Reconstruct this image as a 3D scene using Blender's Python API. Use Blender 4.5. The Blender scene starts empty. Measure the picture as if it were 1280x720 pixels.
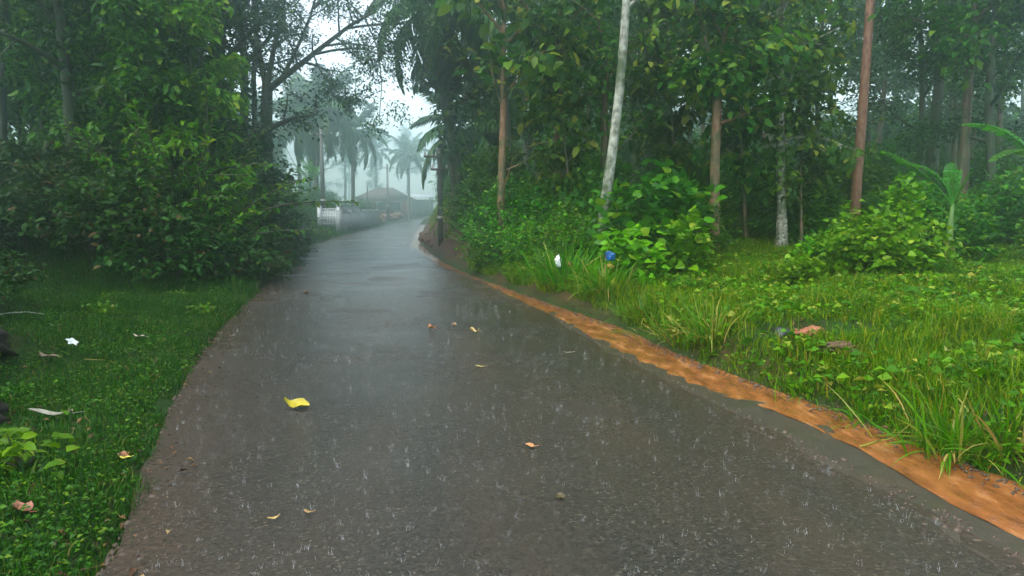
import bpy, math, random
import numpy as np
from math import radians as R, pi

# ------------------------------------------------------------------ basics
scene = bpy.context.scene
COL = scene.collection
F, CH, HOR = 900.0, 1.5, 258.0
PITCH = math.atan((360 - HOR) / F)

def at(px, py, d):
    """world point seen at photo pixel px,py at ground distance y=d"""
    x = (px - 640) / F; y = (360 - py) / F
    v = (x, math.cos(PITCH) + y * math.sin(PITCH), -math.sin(PITCH) + y * math.cos(PITCH))
    t = d / v[1]
    return np.array((v[0] * t, d, CH + v[2] * t))

def gp(px, py, z=0.0):
    x = (px - 640) / F; y = (360 - py) / F
    v = (x, math.cos(PITCH) + y * math.sin(PITCH), -math.sin(PITCH) + y * math.cos(PITCH))
    t = (z - CH) / v[2]
    return (v[0] * t, v[1] * t)

def line(pts):
    q = sorted([gp(*p) for p in pts], key=lambda p: p[1])
    ys = [p[1] for p in q]; xs = [p[0] for p in q]
    s0 = (xs[2] - xs[0]) / (ys[2] - ys[0]); s1 = (xs[-1] - xs[-2]) / (ys[-1] - ys[-2])
    ys = [-12.0] + ys + [175.0]
    xs = [xs[0] + s0 * (-12 - ys[1])] + xs + [xs[-1] + s1 * 0.9 * (175 - ys[-2])]
    return np.array(ys), np.array(xs)

LL = line([(120,720),(165,640),(215,500),(255,440),(300,385),(345,345),(375,320),(395,306),(430,294),(470,284),(500,277),(527,272)])
RR = line([(1280,703),(1170,640),(1060,585),(960,534),(860,488),(760,436),(680,392),(600,354),(550,334),(525,319),(508,305),(515,294),(520,285),(528,276)])
OO = line([(1280,612),(1130,555),(1027,511),(930,476),(860,450),(760,406),(680,378),(620,357),(570,338),(538,321),(520,309)])
def fl(y): return np.interp(y, *LL)
def fr(y): return np.interp(y, *RR)
def fo(y):
    y = np.asarray(y, float)
    far = fr(y) + 0.45
    w = np.clip((y - 20) / 6, 0, 1)
    return np.interp(y, *OO) * (1 - w) + far * w

def sm(t):
    t = np.clip(t, 0, 1); return t * t * (3 - 2 * t)

def vnoise(x, y, s, seed=0):
    x = np.asarray(x, float) / s + 37.1 * seed; y = np.asarray(y, float) / s + 11.7 * seed
    xi = np.floor(x); yi = np.floor(y); xf = sm(x - xi); yf = sm(y - yi)
    def h(a, b):
        v = np.sin(a * 127.1 + b * 311.7 + seed * 74.7) * 43758.5453
        return v - np.floor(v)
    return (h(xi, yi) * (1 - xf) + h(xi + 1, yi) * xf) * (1 - yf) + (h(xi, yi + 1) * (1 - xf) + h(xi + 1, yi + 1) * xf) * yf * 1.0

def mound(x, y):
    return np.exp(-(((x + 5.15) / .62) ** 2 + ((y - 5.9) / 1.0) ** 2)) + .7 * np.exp(-(((x + 6.9) / .7) ** 2 + ((y - 8.6) / 1.0) ** 2))

def height(x, y):
    x = np.asarray(x, float); y = np.asarray(y, float)
    L, Rr, O = fl(y), fr(y), fo(y)
    n = vnoise(x, y, 1.3, 1) - .5; n2 = vnoise(x, y, .35, 2) - .5; n3 = vnoise(x, y, 6, 3) - .5
    b = x - O; a = L - x
    # right side
    hb = .27 + 1.35 * sm((y - 15) / 9) * (1 - .5 * sm((y - 55) / 20))
    wb = .55 + .9 * sm((y - 14) / 8)
    zr = -.055 + (hb + .055) * sm((b + .02) / wb) + np.clip(b, 0, 60) * .018 + (n * .20 + n2 * .08) * sm(b / .5) + n3 * .25 * sm((b - 3) / 6)
    # worn hollow in the roadside bank
    cx, cy = gp(985, 436, .15)
    zr -= .26 * np.exp(-(((x - cx - .15) / .55) ** 2 + ((y - cy) / .28) ** 2))
    # left side
    zl = -.035 + .05 * sm(a / .25) + np.clip(a, 0, 40) * .04 + (n * .09 + n2 * .06) * sm(a / .6)
    zl = zl + 1.25 * sm((y - 11.3) / 2.6) * sm((a - .9) / 1.7) * (1 - .75 * sm((y - 27) / 8))
    zl = zl + .75 * mound(x, y) + n3 * .3 * sm((a - 5) / 6)
    mid = np.full_like(x, -.045)
    z = np.where(b > -.02, zr, np.where(a > 0, zl, mid))
    inch = (x > Rr) & (b <= -.02)
    z = np.where(inch, -.012 - .05 * sm((x - Rr) / np.maximum((O - Rr) * .55, .08)), z)
    return z
def hz(x, y): return float(height(np.array([x]), np.array([y]))[0])

# ------------------------------------------------------------------ mesh builder
class MB:
    def __init__(s): s.v = []; s.t = []; s.q = []; s.n = 0; s.tm = []; s.qm = []
    def add(s, v, tris=None, quads=None, mat=0):
        v = np.asarray(v, float).reshape(-1, 3)
        if tris is not None and len(tris):
            t = np.asarray(tris, int).reshape(-1, 3) + s.n; s.t.append(t); s.tm.append(np.full(len(t), mat))
        if quads is not None and len(quads):
            q = np.asarray(quads, int).reshape(-1, 4) + s.n; s.q.append(q); s.qm.append(np.full(len(q), mat))
        s.v.append(v); s.n += len(v)
    def tube(s, pts, rad, seg=7, mat=0, cap=True):
        pts = np.asarray(pts, float); n = len(pts)
        rad = np.broadcast_to(np.asarray(rad, float), (n,))
        tg = np.gradient(pts, axis=0); tg /= np.linalg.norm(tg, axis=1)[:, None] + 1e-9
        u = np.cross(tg[0], (0.3, 0.9, 0.1) if abs(tg[0][1]) < .8 else (1, 0, 0)); u /= np.linalg.norm(u)
        an = np.linspace(0, 2 * pi, seg, endpoint=False); rings = []
        for i in range(n):
            u = u - tg[i] * np.dot(u, tg[i]); u /= np.linalg.norm(u) + 1e-9
            w = np.cross(tg[i], u)
            rings.append(pts[i] + rad[i] * (np.cos(an)[:, None] * u + np.sin(an)[:, None] * w))
        v = np.concatenate(rings)
        k = np.arange(seg); k2 = (k + 1) % seg; q = []
        for i in range(n - 1):
            q.append(np.stack([i * seg + k, i * seg + k2, (i + 1) * seg + k2, (i + 1) * seg + k], 1))
        s.add(v, quads=np.concatenate(q), mat=mat)
        if cap and rad[-1] > .004:
            c = np.vstack([rings[-1], pts[-1] + tg[-1] * rad[-1] * .5])
            s.add(c, tris=np.stack([k, k2, np.full(seg, seg)], 1), mat=mat)
    def box(s, c, d, rz=0, mat=0, taper=1.0):
        x, y, z = [q / 2 for q in d]
        v = []
        for sz in (-1, 1):
            k = taper if sz > 0 else 1
            for sx, sy in ((-1, -1), (1, -1), (1, 1), (-1, 1)): v.append((sx * x * k, sy * y * k, sz * z))
        v = np.array(v); cs, sn = math.cos(rz), math.sin(rz)
        v = np.stack([v[:, 0] * cs - v[:, 1] * sn, v[:, 0] * sn + v[:, 1] * cs, v[:, 2]], 1) + np.array(c)
        s.add(v, quads=[(0, 3, 2, 1), (4, 5, 6, 7), (0, 1, 5, 4), (1, 2, 6, 5), (2, 3, 7, 6), (3, 0, 4, 7)], mat=mat)
    def build(s, name, mats, parent=None, smooth=False):
        v = np.concatenate(s.v) if s.v else np.zeros((0, 3))
        t = np.concatenate(s.t) if s.t else np.zeros((0, 3), int)
        q = np.concatenate(s.q) if s.q else np.zeros((0, 4), int)
        me = bpy.data.meshes.new(name)
        me.vertices.add(len(v)); me.vertices.foreach_set('co', v.astype(np.float32).ravel())
        nl = t.size + q.size
        me.loops.add(nl); me.loops.foreach_set('vertex_index', np.concatenate([t.ravel(), q.ravel()]).astype(np.int32))
        me.polygons.add(len(t) + len(q))
        st = np.concatenate([np.arange(len(t)) * 3, t.size + np.arange(len(q)) * 4]).astype(np.int32)
        me.polygons.foreach_set('loop_start', st)
        if not isinstance(mats, (list, tuple)): mats = [mats]
        for m in mats: me.materials.append(m)
        if len(mats) > 1:
            me.polygons.foreach_set('material_index', np.concatenate(s.tm + s.qm).astype(np.int32))
        if smooth: me.polygons.foreach_set('use_smooth', np.ones(len(t) + len(q), bool))
        me.update(calc_edges=True); me.validate()
        o = bpy.data.objects.new(name, me); COL.objects.link(o)
        if parent: o.parent = parent
        return o

def nrm(a): return a / (np.linalg.norm(a, axis=-1, keepdims=True) + 1e-9)

def leaves(mb, P, D, N, L, W, kind=0, mat=0, droop=.25, fold=.25):
    """leaf blades: P base, D direction, N normal, L length, W width"""
    n = len(P)
    if n == 0: return
    D = nrm(D); S = nrm(np.cross(D, N)); N = np.cross(S, D)
    L = np.broadcast_to(L, (n,)); W = np.broadcast_to(W, (n,))
    if kind == 0:   # 4 verts, folded
        T = [(0, 0, 0), (-.5, .45, fold * .5), (0, 1, -droop), (.5, .45, fold * .5)]
        tr = [(0, 3, 2), (0, 2, 1)]; qd = []
    elif kind == 1: # 8 verts, rounded broad leaf
        T = [(0, 0, 0), (-.46, .28, fold * .4), (0, .33, 0), (.46, .28, fold * .4), (-.40, .70, fold * .3 - droop * .4), (0, .70, -droop * .4), (.40, .70, fold * .3 - droop * .4), (0, 1, -droop)]
        tr = [(0, 2, 1), (0, 3, 2), (4, 5, 7), (5, 6, 7)]; qd = [(1, 2, 5, 4), (2, 3, 6, 5)]
    elif kind == 2: # heart shaped
        T = [(0, .08, 0), (-.30, 0, fold * .3), (-.52, .28, fold * .4), (0, .4, 0), (.52, .28, fold * .4), (.30, 0, fold * .3), (-.33, .66, fold * .3 - droop * .4), (.33, .66, fold * .3 - droop * .4), (0, 1, -droop)]
        tr = [(0, 2, 1), (0, 3, 2), (0, 4, 3), (0, 5, 4), (3, 8, 6), (3, 7, 8), (2, 3, 6), (3, 4, 7)]; qd = []
    T = np.array(T, float); m = len(T)
    V = (P[:, None, :] + S[:, None, :] * (T[None, :, 0, None] * W[:, None, None])
         + D[:, None, :] * (T[None, :, 1, None] * L[:, None, None])
         + N[:, None, :] * (T[None, :, 2, None] * L[:, None, None]))
    off = (np.arange(n) * m)[:, None, None]
    tr = (np.array(tr)[None] + off).reshape(-1, 3)
    qq = (np.array(qd)[None] + off).reshape(-1, 4) if qd else None
    mb.add(V.reshape(-1, 3), tris=tr, quads=qq, mat=mat)

def clump(rng, C, spread, k, size, up=.6, down=.3, out=None, outw=.5):
    """k leaves around each centre"""
    n = len(C) * k
    P = np.repeat(C, k, 0) + rng.normal(0, 1, (n, 3)) * spread * np.array((1, 1, .75))
    D = rng.normal(0, 1, (n, 3)); D[:, 2] = D[:, 2] * .5 - down
    if out is not None: D += np.repeat(out, k, 0) * outw * 1.5
    N = rng.normal(0, 1, (n, 3)) * .55; N[:, 2] = np.abs(N[:, 2]) + up
    L = size * rng.uniform(.6, 1.3, n)
    return P, D, N, L

# ------------------------------------------------------------------ materials
def newmat(name):
    m = bpy.data.materials.new(name); m.use_nodes = True
    nt = m.node_tree; b = nt.nodes['Principled BSDF']
    return m, nt, b

def ramp(nt, fac, stops, interp='LINEAR'):
    r = nt.nodes.new('ShaderNodeValToRGB'); r.color_ramp.interpolation = interp
    e = r.color_ramp.elements
    while len(e) < len(stops): e.new(.5)
    for i, (p, c) in enumerate(stops):
        e[i].position = p; e[i].color = (*c, 1) if len(c) == 3 else c
    if fac is not None: nt.links.new(fac, r.inputs[0])
    return r.outputs[0]

def noise(nt, scale, detail=4, rough=.55, vec=None, w=None):
    n = nt.nodes.new('ShaderNodeTexNoise'); n.inputs['Scale'].default_value = scale
    n.inputs['Detail'].default_value = detail; n.inputs['Roughness'].default_value = rough
    if vec is not None: nt.links.new(vec, n.inputs['Vector'])
    return n.outputs['Fac']

def coords(nt, kind='Object', scale=None):
    t = nt.nodes.new('ShaderNodeTexCoord'); o = t.outputs[kind]
    if kind == 'World':
        pass
    if scale:
        m = nt.nodes.new('ShaderNodeMapping'); m.inputs['Scale'].default_value = scale
        nt.links.new(o, m.inputs[0]); o = m.outputs[0]
    return o

def math_(nt, op, a, b=None, clamp=False):
    m = nt.nodes.new('ShaderNodeMath'); m.operation = op; m.use_clamp = clamp
    for i, v in enumerate((a, b)):
        if v is None: continue
        if isinstance(v, (int, float)): m.inputs[i].default_value = v
        else: nt.links.new(v, m.inputs[i])
    return m.outputs[0]

def mixc(nt, f, a, b, typ='MIX'):
    m = nt.nodes.new('ShaderNodeMix'); m.data_type = 'RGBA'; m.blend_type = typ
    for key, v in ((0, f), (6, a), (7, b)):
        if isinstance(v, (int, float)): m.inputs[key].default_value = v
        elif isinstance(v, tuple): m.inputs[key].default_value = (*v, 1) if len(v) == 3 else v
        else: nt.links.new(v, m.inputs[key])
    return m.outputs[2]

def bump(nt, h, bsdf, strength=.5, dist=.02):
    b = nt.nodes.new('ShaderNodeBump'); b.inputs['Strength'].default_value = strength; b.inputs['Distance'].default_value = dist
    nt.links.new(h, b.inputs['Height']); nt.links.new(b.outputs[0], bsdf.inputs['Normal'])
    return b

def leafmat(name, stops, transl=.3, rough=.38, var=.35):
    m, nt, b = newmat(name)
    g = nt.nodes.new('ShaderNodeNewGeometry'); oi = nt.nodes.new('ShaderNodeObjectInfo')
    c = ramp(nt, g.outputs['Random Per Island'], stops)
    # clump-scale variation through the plant
    nz = noise(nt, 1.1, 2, .5, coords(nt, 'Object'))
    val = math_(nt, 'ADD', math_(nt, 'MULTIPLY', nz, var * 2), 1 - var)
    val2 = math_(nt, 'ADD', math_(nt, 'MULTIPLY', oi.outputs['Random'], .35), .82)
    hs = nt.nodes.new('ShaderNodeHueSaturation'); nt.links.new(c, hs.inputs['Color'])
    nt.links.new(math_(nt, 'MULTIPLY', val, val2), hs.inputs['Value']); hs.inputs['Saturation'].default_value = 1.12
    nt.links.new(math_(nt, 'ADD', math_(nt, 'MULTIPLY', oi.outputs['Random'], .03), .485), hs.inputs['Hue'])
    col = hs.outputs[0]
    nt.links.new(col, b.inputs['Base Color'])
    b.inputs['Roughness'].default_value = rough; b.inputs['Specular IOR Level'].default_value = .18
    tr = nt.nodes.new('ShaderNodeBsdfTranslucent')
    tc = mixc(nt, 1.0, col, (1.15, 1.25, .55), 'MULTIPLY'); nt.links.new(tc, tr.inputs[0])
    mx = nt.nodes.new('ShaderNodeMixShader'); mx.inputs[0].default_value = transl
    nt.links.new(b.outputs[0], mx.inputs[1]); nt.links.new(tr.outputs[0], mx.inputs[2])
    nt.links.new(mx.outputs[0], nt.nodes['Material Output'].inputs[0])
    return m

def barkmat(name, stops, scale=(6, 6, 1.6), rough=.55, moss=0.0):
    m, nt, b = newmat(name)
    v = coords(nt, 'Object', scale)
    n1 = noise(nt, 2.2, 6, .65, v)
    c = ramp(nt, n1, stops)
    if moss:
        n2 = noise(nt, 2.3, 3, .6, coords(nt, 'Object'))
        c = mixc(nt, ramp(nt, n2, [(.5 - moss * .2, (0, 0, 0)), (.62, (1, 1, 1))]), c, (.045, .075, .02))
    nt.links.new(c, b.inputs['Base Color']); b.inputs['Roughness'].default_value = rough
    bump(nt, n1, b, .7, .03)
    return m

def plain(name, c, rough=.6, metal=0, spec=.5, var=.25, scale=8):
    m, nt, b = newmat(name)
    n = noise(nt, scale, 4, .6, coords(nt, 'Object'))
    lo = tuple(x * (1 - var) for x in c); hi = tuple(min(1, x * (1 + var)) for x in c)
    nt.links.new(ramp(nt, n, [(.3, lo), (.7, hi)]), b.inputs['Base Color'])
    b.inputs['Roughness'].default_value = rough; b.inputs['Metallic'].default_value = metal
    b.inputs['Specular IOR Level'].default_value = spec
    return m

M = {}
M['leaf_dark'] = leafmat('leaf_dark', [(0, (.008, .034, .009)), (.45, (.017, .066, .013)), (.8, (.04, .12, .018)), (1, (.10, .19, .03))])
M['leaf_mid'] = leafmat('leaf_mid', [(0, (.022, .075, .014)), (.5, (.04, .13, .018)), (.85, (.085, .21, .025)), (1, (.18, .27, .04))])
M['leaf_bright'] = leafmat('leaf_bright', [(0, (.06, .16, .018)), (.5, (.11, .26, .028)), (.9, (.19, .37, .045)), (1, (.34, .42, .08))], .35)
M['leaf_fresh'] = leafmat('leaf_fresh', [(0, (.035, .13, .015)), (.5, (.075, .24, .024)), (.85, (.14, .33, .03)), (1, (.28, .36, .06))], .35)
M['leaf_weed'] = leafmat('leaf_weed', [(0, (.04, .11, .012)), (.5, (.08, .19, .02)), (.85, (.16, .27, .03)), (1, (.30, .26, .07))], .3)
M['litter'] = leafmat('litter', [(0, (.04, .022, .012)), (.5, (.11, .06, .03)), (.85, (.22, .14, .07)), (1, (.38, .30, .14))], .1)
M['leaf_teak'] = leafmat('leaf_teak', [(0, (.02, .065, .014)), (.45, (.04, .12, .02)), (.78, (.10, .20, .03)), (.93, (.19, .26, .045)), (1, (.36, .36, .08))], .4)
M['leaf_far'] = leafmat('leaf_far', [(0, (.015, .06, .02)), (.5, (.028, .095, .028)), (1, (.06, .15, .035))])
M['leaf_brownish'] = leafmat('leaf_brownish', [(0, (.015, .04, .01)), (.4, (.03, .085, .014)), (.90, (.05, .11, .02)), (.96, (.09, .06, .025)), (1, (.16, .11, .05))], .2)
M['palm'] = leafmat('palm', [(0, (.025, .075, .025)), (.6, (.05, .13, .035)), (1, (.11, .18, .05))], .25, .35)
M['palm_dead'] = leafmat('palm_dead', [(0, (.02, .03, .015)), (.6, (.035, .05, .022)), (1, (.09, .08, .04))], .15, .6)
M['banana'] = leafmat('banana', [(0, (.05, .17, .03)), (1, (.10, .27, .05))], .4, .3, .2)
M['grass'] = leafmat('grass', [(0, (.035, .095, .010)), (.5, (.085, .19, .015)), (.8, (.17, .27, .02)), (.93, (.30, .32, .04)), (1, (.36, .22, .07))], .35, .4, .25)
M['grass_verge'] = leafmat('grass_verge', [(0, (.012, .045, .008)), (.5, (.025, .088, .012)), (.85, (.06, .145, .018)), (.95, (.11, .16, .03)), (1, (.22, .15, .06))], .3, .45, .3)
M['grass_tall'] = leafmat('grass_tall', [(0, (.04, .13, .015)), (.6, (.085, .24, .025)), (.88, (.16, .30, .04)), (1, (.42, .36, .13))], .35, .35, .2)
M['straw'] = leafmat('straw', [(0, (.12, .16, .03)), (.5, (.25, .24, .06)), (1, (.42, .30, .12))], .25, .5, .2)
M['bark_dark'] = barkmat('bark_dark', [(.3, (.012, .012, .009)), (.6, (.04, .035, .024)), (.8, (.075, .065, .045))], moss=.6)
M['bark_brown'] = barkmat('bark_brown', [(.3, (.045, .025, .014)), (.5, (.13, .072, .038)), (.75, (.24, .15, .085))], moss=.25)
M['bark_red'] = barkmat('bark_red', [(.3, (.07, .03, .015)), (.5, (.20, .085, .042)), (.75, (.32, .17, .09))], (5, 5, 3))
M['bark_orange'] = barkmat('bark_orange', [(.3, (.09, .045, .02)), (.5, (.24, .12, .055)), (.8, (.36, .24, .13))], (6, 6, 3), moss=.3)
M['bark_pale'] = barkmat('bark_pale', [(.34, (.09, .09, .06)), (.46, (.26, .27, .21)), (.62, (.46, .46, .38)), (.75, (.55, .54, .46))], (5, 5, 3.5), moss=.2)
M['bark_lichen'] = barkmat('bark_lichen', [(.36, (.05, .05, .035)), (.48, (.17, .16, .11)), (.58, (.46, .44, .36))], (8, 8, 8), moss=.4)
M['bark_palm'] = barkmat('bark_palm', [(.3, (.06, .05, .035)), (.7, (.20, .17, .12))], (2, 2, 14))
M['twig'] = barkmat('twig', [(.3, (.03, .025, .015)), (.7, (.10, .08, .05))])
M['stem_green'] = plain('stem_green', (.12, .22, .05), .4)

# ------------------------------------------------------------------ tagging
def tag(o, label=None, cat=None, group=None, kind=None):
    if label: o['label'] = label
    if cat: o['category'] = cat
    if group: o['group'] = group
    if kind: o['kind'] = kind
    return o
def empty(name, loc=(0, 0, 0), rz=0):
    o = bpy.data.objects.new(name, None); COL.objects.link(o); o.location = loc; o.rotation_euler = (0, 0, rz)
    o.empty_display_size = .2
    return o
def kids(o): return [c for c in bpy.data.objects if c.parent == o]
KID = {}
def copy_thing(root, loc, rz=0, sc=1.0, label=None, group=None, cat=None, tilt=(0, 0)):
    if root.name not in KID: KID[root.name] = kids(root)
    r = root.copy(); COL.objects.link(r); r.location = loc; r.rotation_euler = (tilt[0], tilt[1], rz)
    r.scale = (sc, sc, sc) if isinstance(sc, (int, float)) else sc
    if label: r['label'] = label
    if group: r['group'] = group
    if cat: r['category'] = cat
    for c in KID[root.name]:
        d = c.copy(); COL.objects.link(d); d.parent = r
    return r
PROTO_USED = {}
def place(root, loc, rz=0, sc=1.0, label=None, group=None, tilt=(0, 0)):
    """first use moves the built thing itself, later uses copy it with its parts"""
    if root.name not in PROTO_USED:
        if root.name not in KID: KID[root.name] = kids(root)
        PROTO_USED[root.name] = 1
        root.location = loc; root.rotation_euler = (tilt[0], tilt[1], rz)
        root.scale = (sc, sc, sc) if isinstance(sc, (int, float)) else sc
        if label: root['label'] = label
        if group: root['group'] = group
        return root
    r = copy_thing(root, loc, rz, sc, label, group, tilt=tilt)
    if group is None and 'group' in r: del r['group']
    return r

# ------------------------------------------------------------------ ground
def build_ground():
    ys = np.concatenate([np.arange(-10, 1, 1.0), np.arange(1, 16, .13), np.arange(16, 32, .4), np.arange(32, 80, 1.5), np.array([90, 105, 125, 150, 175])])
    a = np.concatenate([np.arange(0, 3, .13), np.arange(3, 12, .3), np.arange(12, 30, 1.5), np.array([35, 45, 60, 90, 130])])
    mb = MB(); rows = []
    for y in ys:
        L, Rr, O = float(fl(y)), float(fr(y)), float(fo(y))
        xs = np.concatenate([(L - a)[::-1], np.linspace(L, Rr, 8)[1:-1], np.linspace(Rr, O - .02, 5), (O + a[1:] - .02)])
        rows.append(np.stack([xs, np.full_like(xs, y), height(xs, np.full_like(xs, y))], 1))
    V = np.concatenate(rows); nx = len(rows[0]); ny = len(ys)
    i, j = np.meshgrid(np.arange(ny - 1), np.arange(nx - 1), indexing='ij'); i = i.ravel(); j = j.ravel()
    q = np.stack([i * nx + j, i * nx + j + 1, (i + 1) * nx + j + 1, (i + 1) * nx + j], 1)
    mb.add(V, quads=q)
    m, nt, b = newmat('soil')
    v = coords(nt, 'Object')
    n1 = noise(nt, .9, 5, .6, v); n2 = noise(nt, 14, 5, .7, v); n3 = noise(nt, 3.5, 4, .6, v)
    soil = ramp(nt, n2, [(.3, (.018, .011, .006)), (.55, (.045, .025, .014)), (.8, (.085, .05, .028))])
    green = ramp(nt, n2, [(.3, (.010, .028, .005)), (.7, (.03, .07, .012))])
    c = mixc(nt, ramp(nt, n1, [(.50, (0, 0, 0)), (.66, (1, 1, 1))]), green, soil)
    # bare red laterite where the bank is steep
    g = nt.nodes.new('ShaderNodeNewGeometry'); sx = nt.nodes.new('ShaderNodeSeparateXYZ'); nt.links.new(g.outputs['Normal'], sx.inputs[0])
    steep = ramp(nt, sx.outputs[2], [(.62, (1, 1, 1)), (.86, (0, 0, 0))])
    lat = ramp(nt, n3, [(.3, (.035, .018, .010)), (.7, (.15, .068, .038))])
    c = mixc(nt, steep, c, lat)
    nt.links.new(c, b.inputs['Base Color']); b.inputs['Roughness'].default_value = .7; b.inputs['Specular IOR Level'].default_value = .12
    bump(nt, n2, b, .8, .05)
    return tag(mb.build('ground', m, smooth=True), kind='structure')
build_ground()

def strip(name, f0, f1, y0, y1, zf, mat, nx=14, jag=.03, jag_s=.35, seed=5, dy=.12):
    ys = [y0]
    while ys[-1] < y1: ys.append(ys[-1] + max(dy, abs(ys[-1]) * .02))
    ys = np.array(ys)
    j0 = (vnoise(ys * 0, ys, jag_s, seed) - .5) * jag * 2 + (vnoise(ys * 0, ys, jag_s * 3.3, seed + 1) - .5) * jag * 3
    j1 = (vnoise(ys * 0, ys, jag_s, seed + 2) - .5) * jag * 2 + (vnoise(ys * 0, ys, jag_s * 3.3, seed + 3) - .5) * jag * 3
    a = f0(ys) + j0; b = f1(ys) + j1
    t = np.linspace(0, 1, nx)
    X = a[:, None] + (b - a)[:, None] * t[None]; Y = np.repeat(ys[:, None], nx, 1)
    Z = zf(X, Y, t[None])
    V = np.stack([X, Y, Z], 2).reshape(-1, 3); ny = len(ys)
    i, j = np.meshgrid(np.arange(ny - 1), np.arange(nx - 1), indexing='ij'); i = i.ravel(); j = j.ravel()
    q = np.stack([i * nx + j, i * nx + j + 1, (i + 1) * nx + j + 1, (i + 1) * nx + j], 1)
    mb = MB(); mb.add(V, quads=q); o = mb.build(name, mat, smooth=True)
    at_ = o.data.attributes.new('across', 'FLOAT', 'POINT'); at_.data.foreach_set('value', np.tile(t, ny).astype(np.float32))
    return tag(o, kind='structure')

def ripple(nt, v, scale, amt):
    """little expanding rings left by rain drops"""
    vo = nt.nodes.new('ShaderNodeTexVoronoi'); vo.inputs['Scale'].default_value = scale; nt.links.new(v, vo.inputs['Vector'])
    d = vo.outputs['Distance']
    s = math_(nt, 'SINE', math_(nt, 'MULTIPLY', d, 42))
    f = ramp(nt, d, [(0, (1, 1, 1)), (.32, (.5, .5, .5)), (.42, (0, 0, 0))])
    sc = nt.nodes.new('ShaderNodeSeparateColor'); nt.links.new(vo.outputs['Color'], sc.inputs[0])
    on = math_(nt, 'GREATER_THAN', sc.outputs[0], .5)
    return math_(nt, 'MULTIPLY', math_(nt, 'MULTIPLY', math_(nt, 'MULTIPLY', s, f), on), amt)

def road_mat():
    m, nt, b = newmat('wet_asphalt')
    v = coords(nt, 'Object')
    fine = noise(nt, 110, 3, .75, v); mid = noise(nt, 34, 5, .7, v); big = noise(nt, .55, 4, .6, v)
    vo = nt.nodes.new('ShaderNodeTexVoronoi'); vo.inputs['Scale'].default_value = 70; nt.links.new(v, vo.inputs['Vector'])
    agg = ramp(nt, vo.outputs['Color'], [(.2, (.012, .011, .008)), (.6, (.034, .029, .020)), (.88, (.068, .057, .040)), (1, (.20, .18, .15))])
    vs = nt.nodes.new('ShaderNodeTexVoronoi'); vs.inputs['Scale'].default_value = 38; nt.links.new(v, vs.inputs['Vector'])
    sc_ = nt.nodes.new('ShaderNodeSeparateColor'); nt.links.new(vs.outputs['Color'], sc_.inputs[0])
    chip = math_(nt, 'MULTIPLY', math_(nt, 'GREATER_THAN', sc_.outputs[1], .86), math_(nt, 'LESS_THAN', vs.outputs['Distance'], .33))
    agg = mixc(nt, math_(nt, 'MULTIPLY', chip, .75), agg, (.20, .17, .12))
    c = mixc(nt, .5, agg, ramp(nt, mid, [(.3, (.014, .012, .008)), (.7, (.055, .045, .030))]))
    # brown silt film drawn out along the road, thicker at the edges
    mp = nt.nodes.new('ShaderNodeMapping'); mp.inputs['Rotation'].default_value = (0, 0, R(-17)); mp.inputs['Scale'].default_value = (1.1, .22, 1)
    nt.links.new(v, mp.inputs[0])
    silt = noise(nt, 1.0, 5, .6, mp.outputs[0])
    c = mixc(nt, ramp(nt, silt, [(.42, (0, 0, 0)), (.72, (.7, .7, .7))]), c, (.062, .038, .020))
    ac = nt.nodes.new('ShaderNodeAttribute'); ac.attribute_name = 'across'
    e = math_(nt, 'ADD', ac.outputs['Fac'], math_(nt, 'MULTIPLY', math_(nt, 'SUBTRACT', silt, .5), .35))
    edge = ramp(nt, e, [(0, (1, 1, 1)), (.04, (.9, .9, .9)), (.10, (.3, .3, .3)), (.22, (0, 0, 0)), (.88, (0, 0, 0)), (1, (.7, .7, .7))])
    dirt = ramp(nt, mid, [(.3, (.020, .013, .007)), (.55, (.06, .038, .022)), (.75, (.13, .08, .046))])
    c = mixc(nt, edge, c, dirt)
    nt.links.new(c, b.inputs['Base Color'])
    wet = math_(nt, 'ADD', math_(nt, 'MULTIPLY', big, .7), math_(nt, 'MULTIPLY', mid, .3))
    nt.links.new(ramp(nt, wet, [(.40, (.06, .06, .06)), (.50, (.20, .20, .20)), (.62, (.42, .42, .42))]), b.inputs['Roughness'])
    b.inputs['Specular IOR Level'].default_value = .4
    h = math_(nt, 'ADD', math_(nt, 'MULTIPLY', fine, .7), math_(nt, 'MULTIPLY', mid, .35))
    # film of water evens the stones out
    hh = math_(nt, 'MULTIPLY', h, ramp(nt, wet, [(.36, (.35, .35, .35)), (.62, (1, 1, 1))]))
    hh = math_(nt, 'ADD', hh, ripple(nt, v, 8, .22))
    hh = math_(nt, 'ADD', hh, ripple(nt, v, 15, .18))
    bump(nt, hh, b, .8, .013)
    return m
M['road'] = road_mat()
strip('road', fl, fr, -10, 118, lambda X, Y, t: .004 - .009 * np.abs(t * 2 - 1) ** 4 + (vnoise(X, Y, .9, 7) - .5) * .012 + X * 0, M['road'], nx=26, jag=.05)

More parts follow.
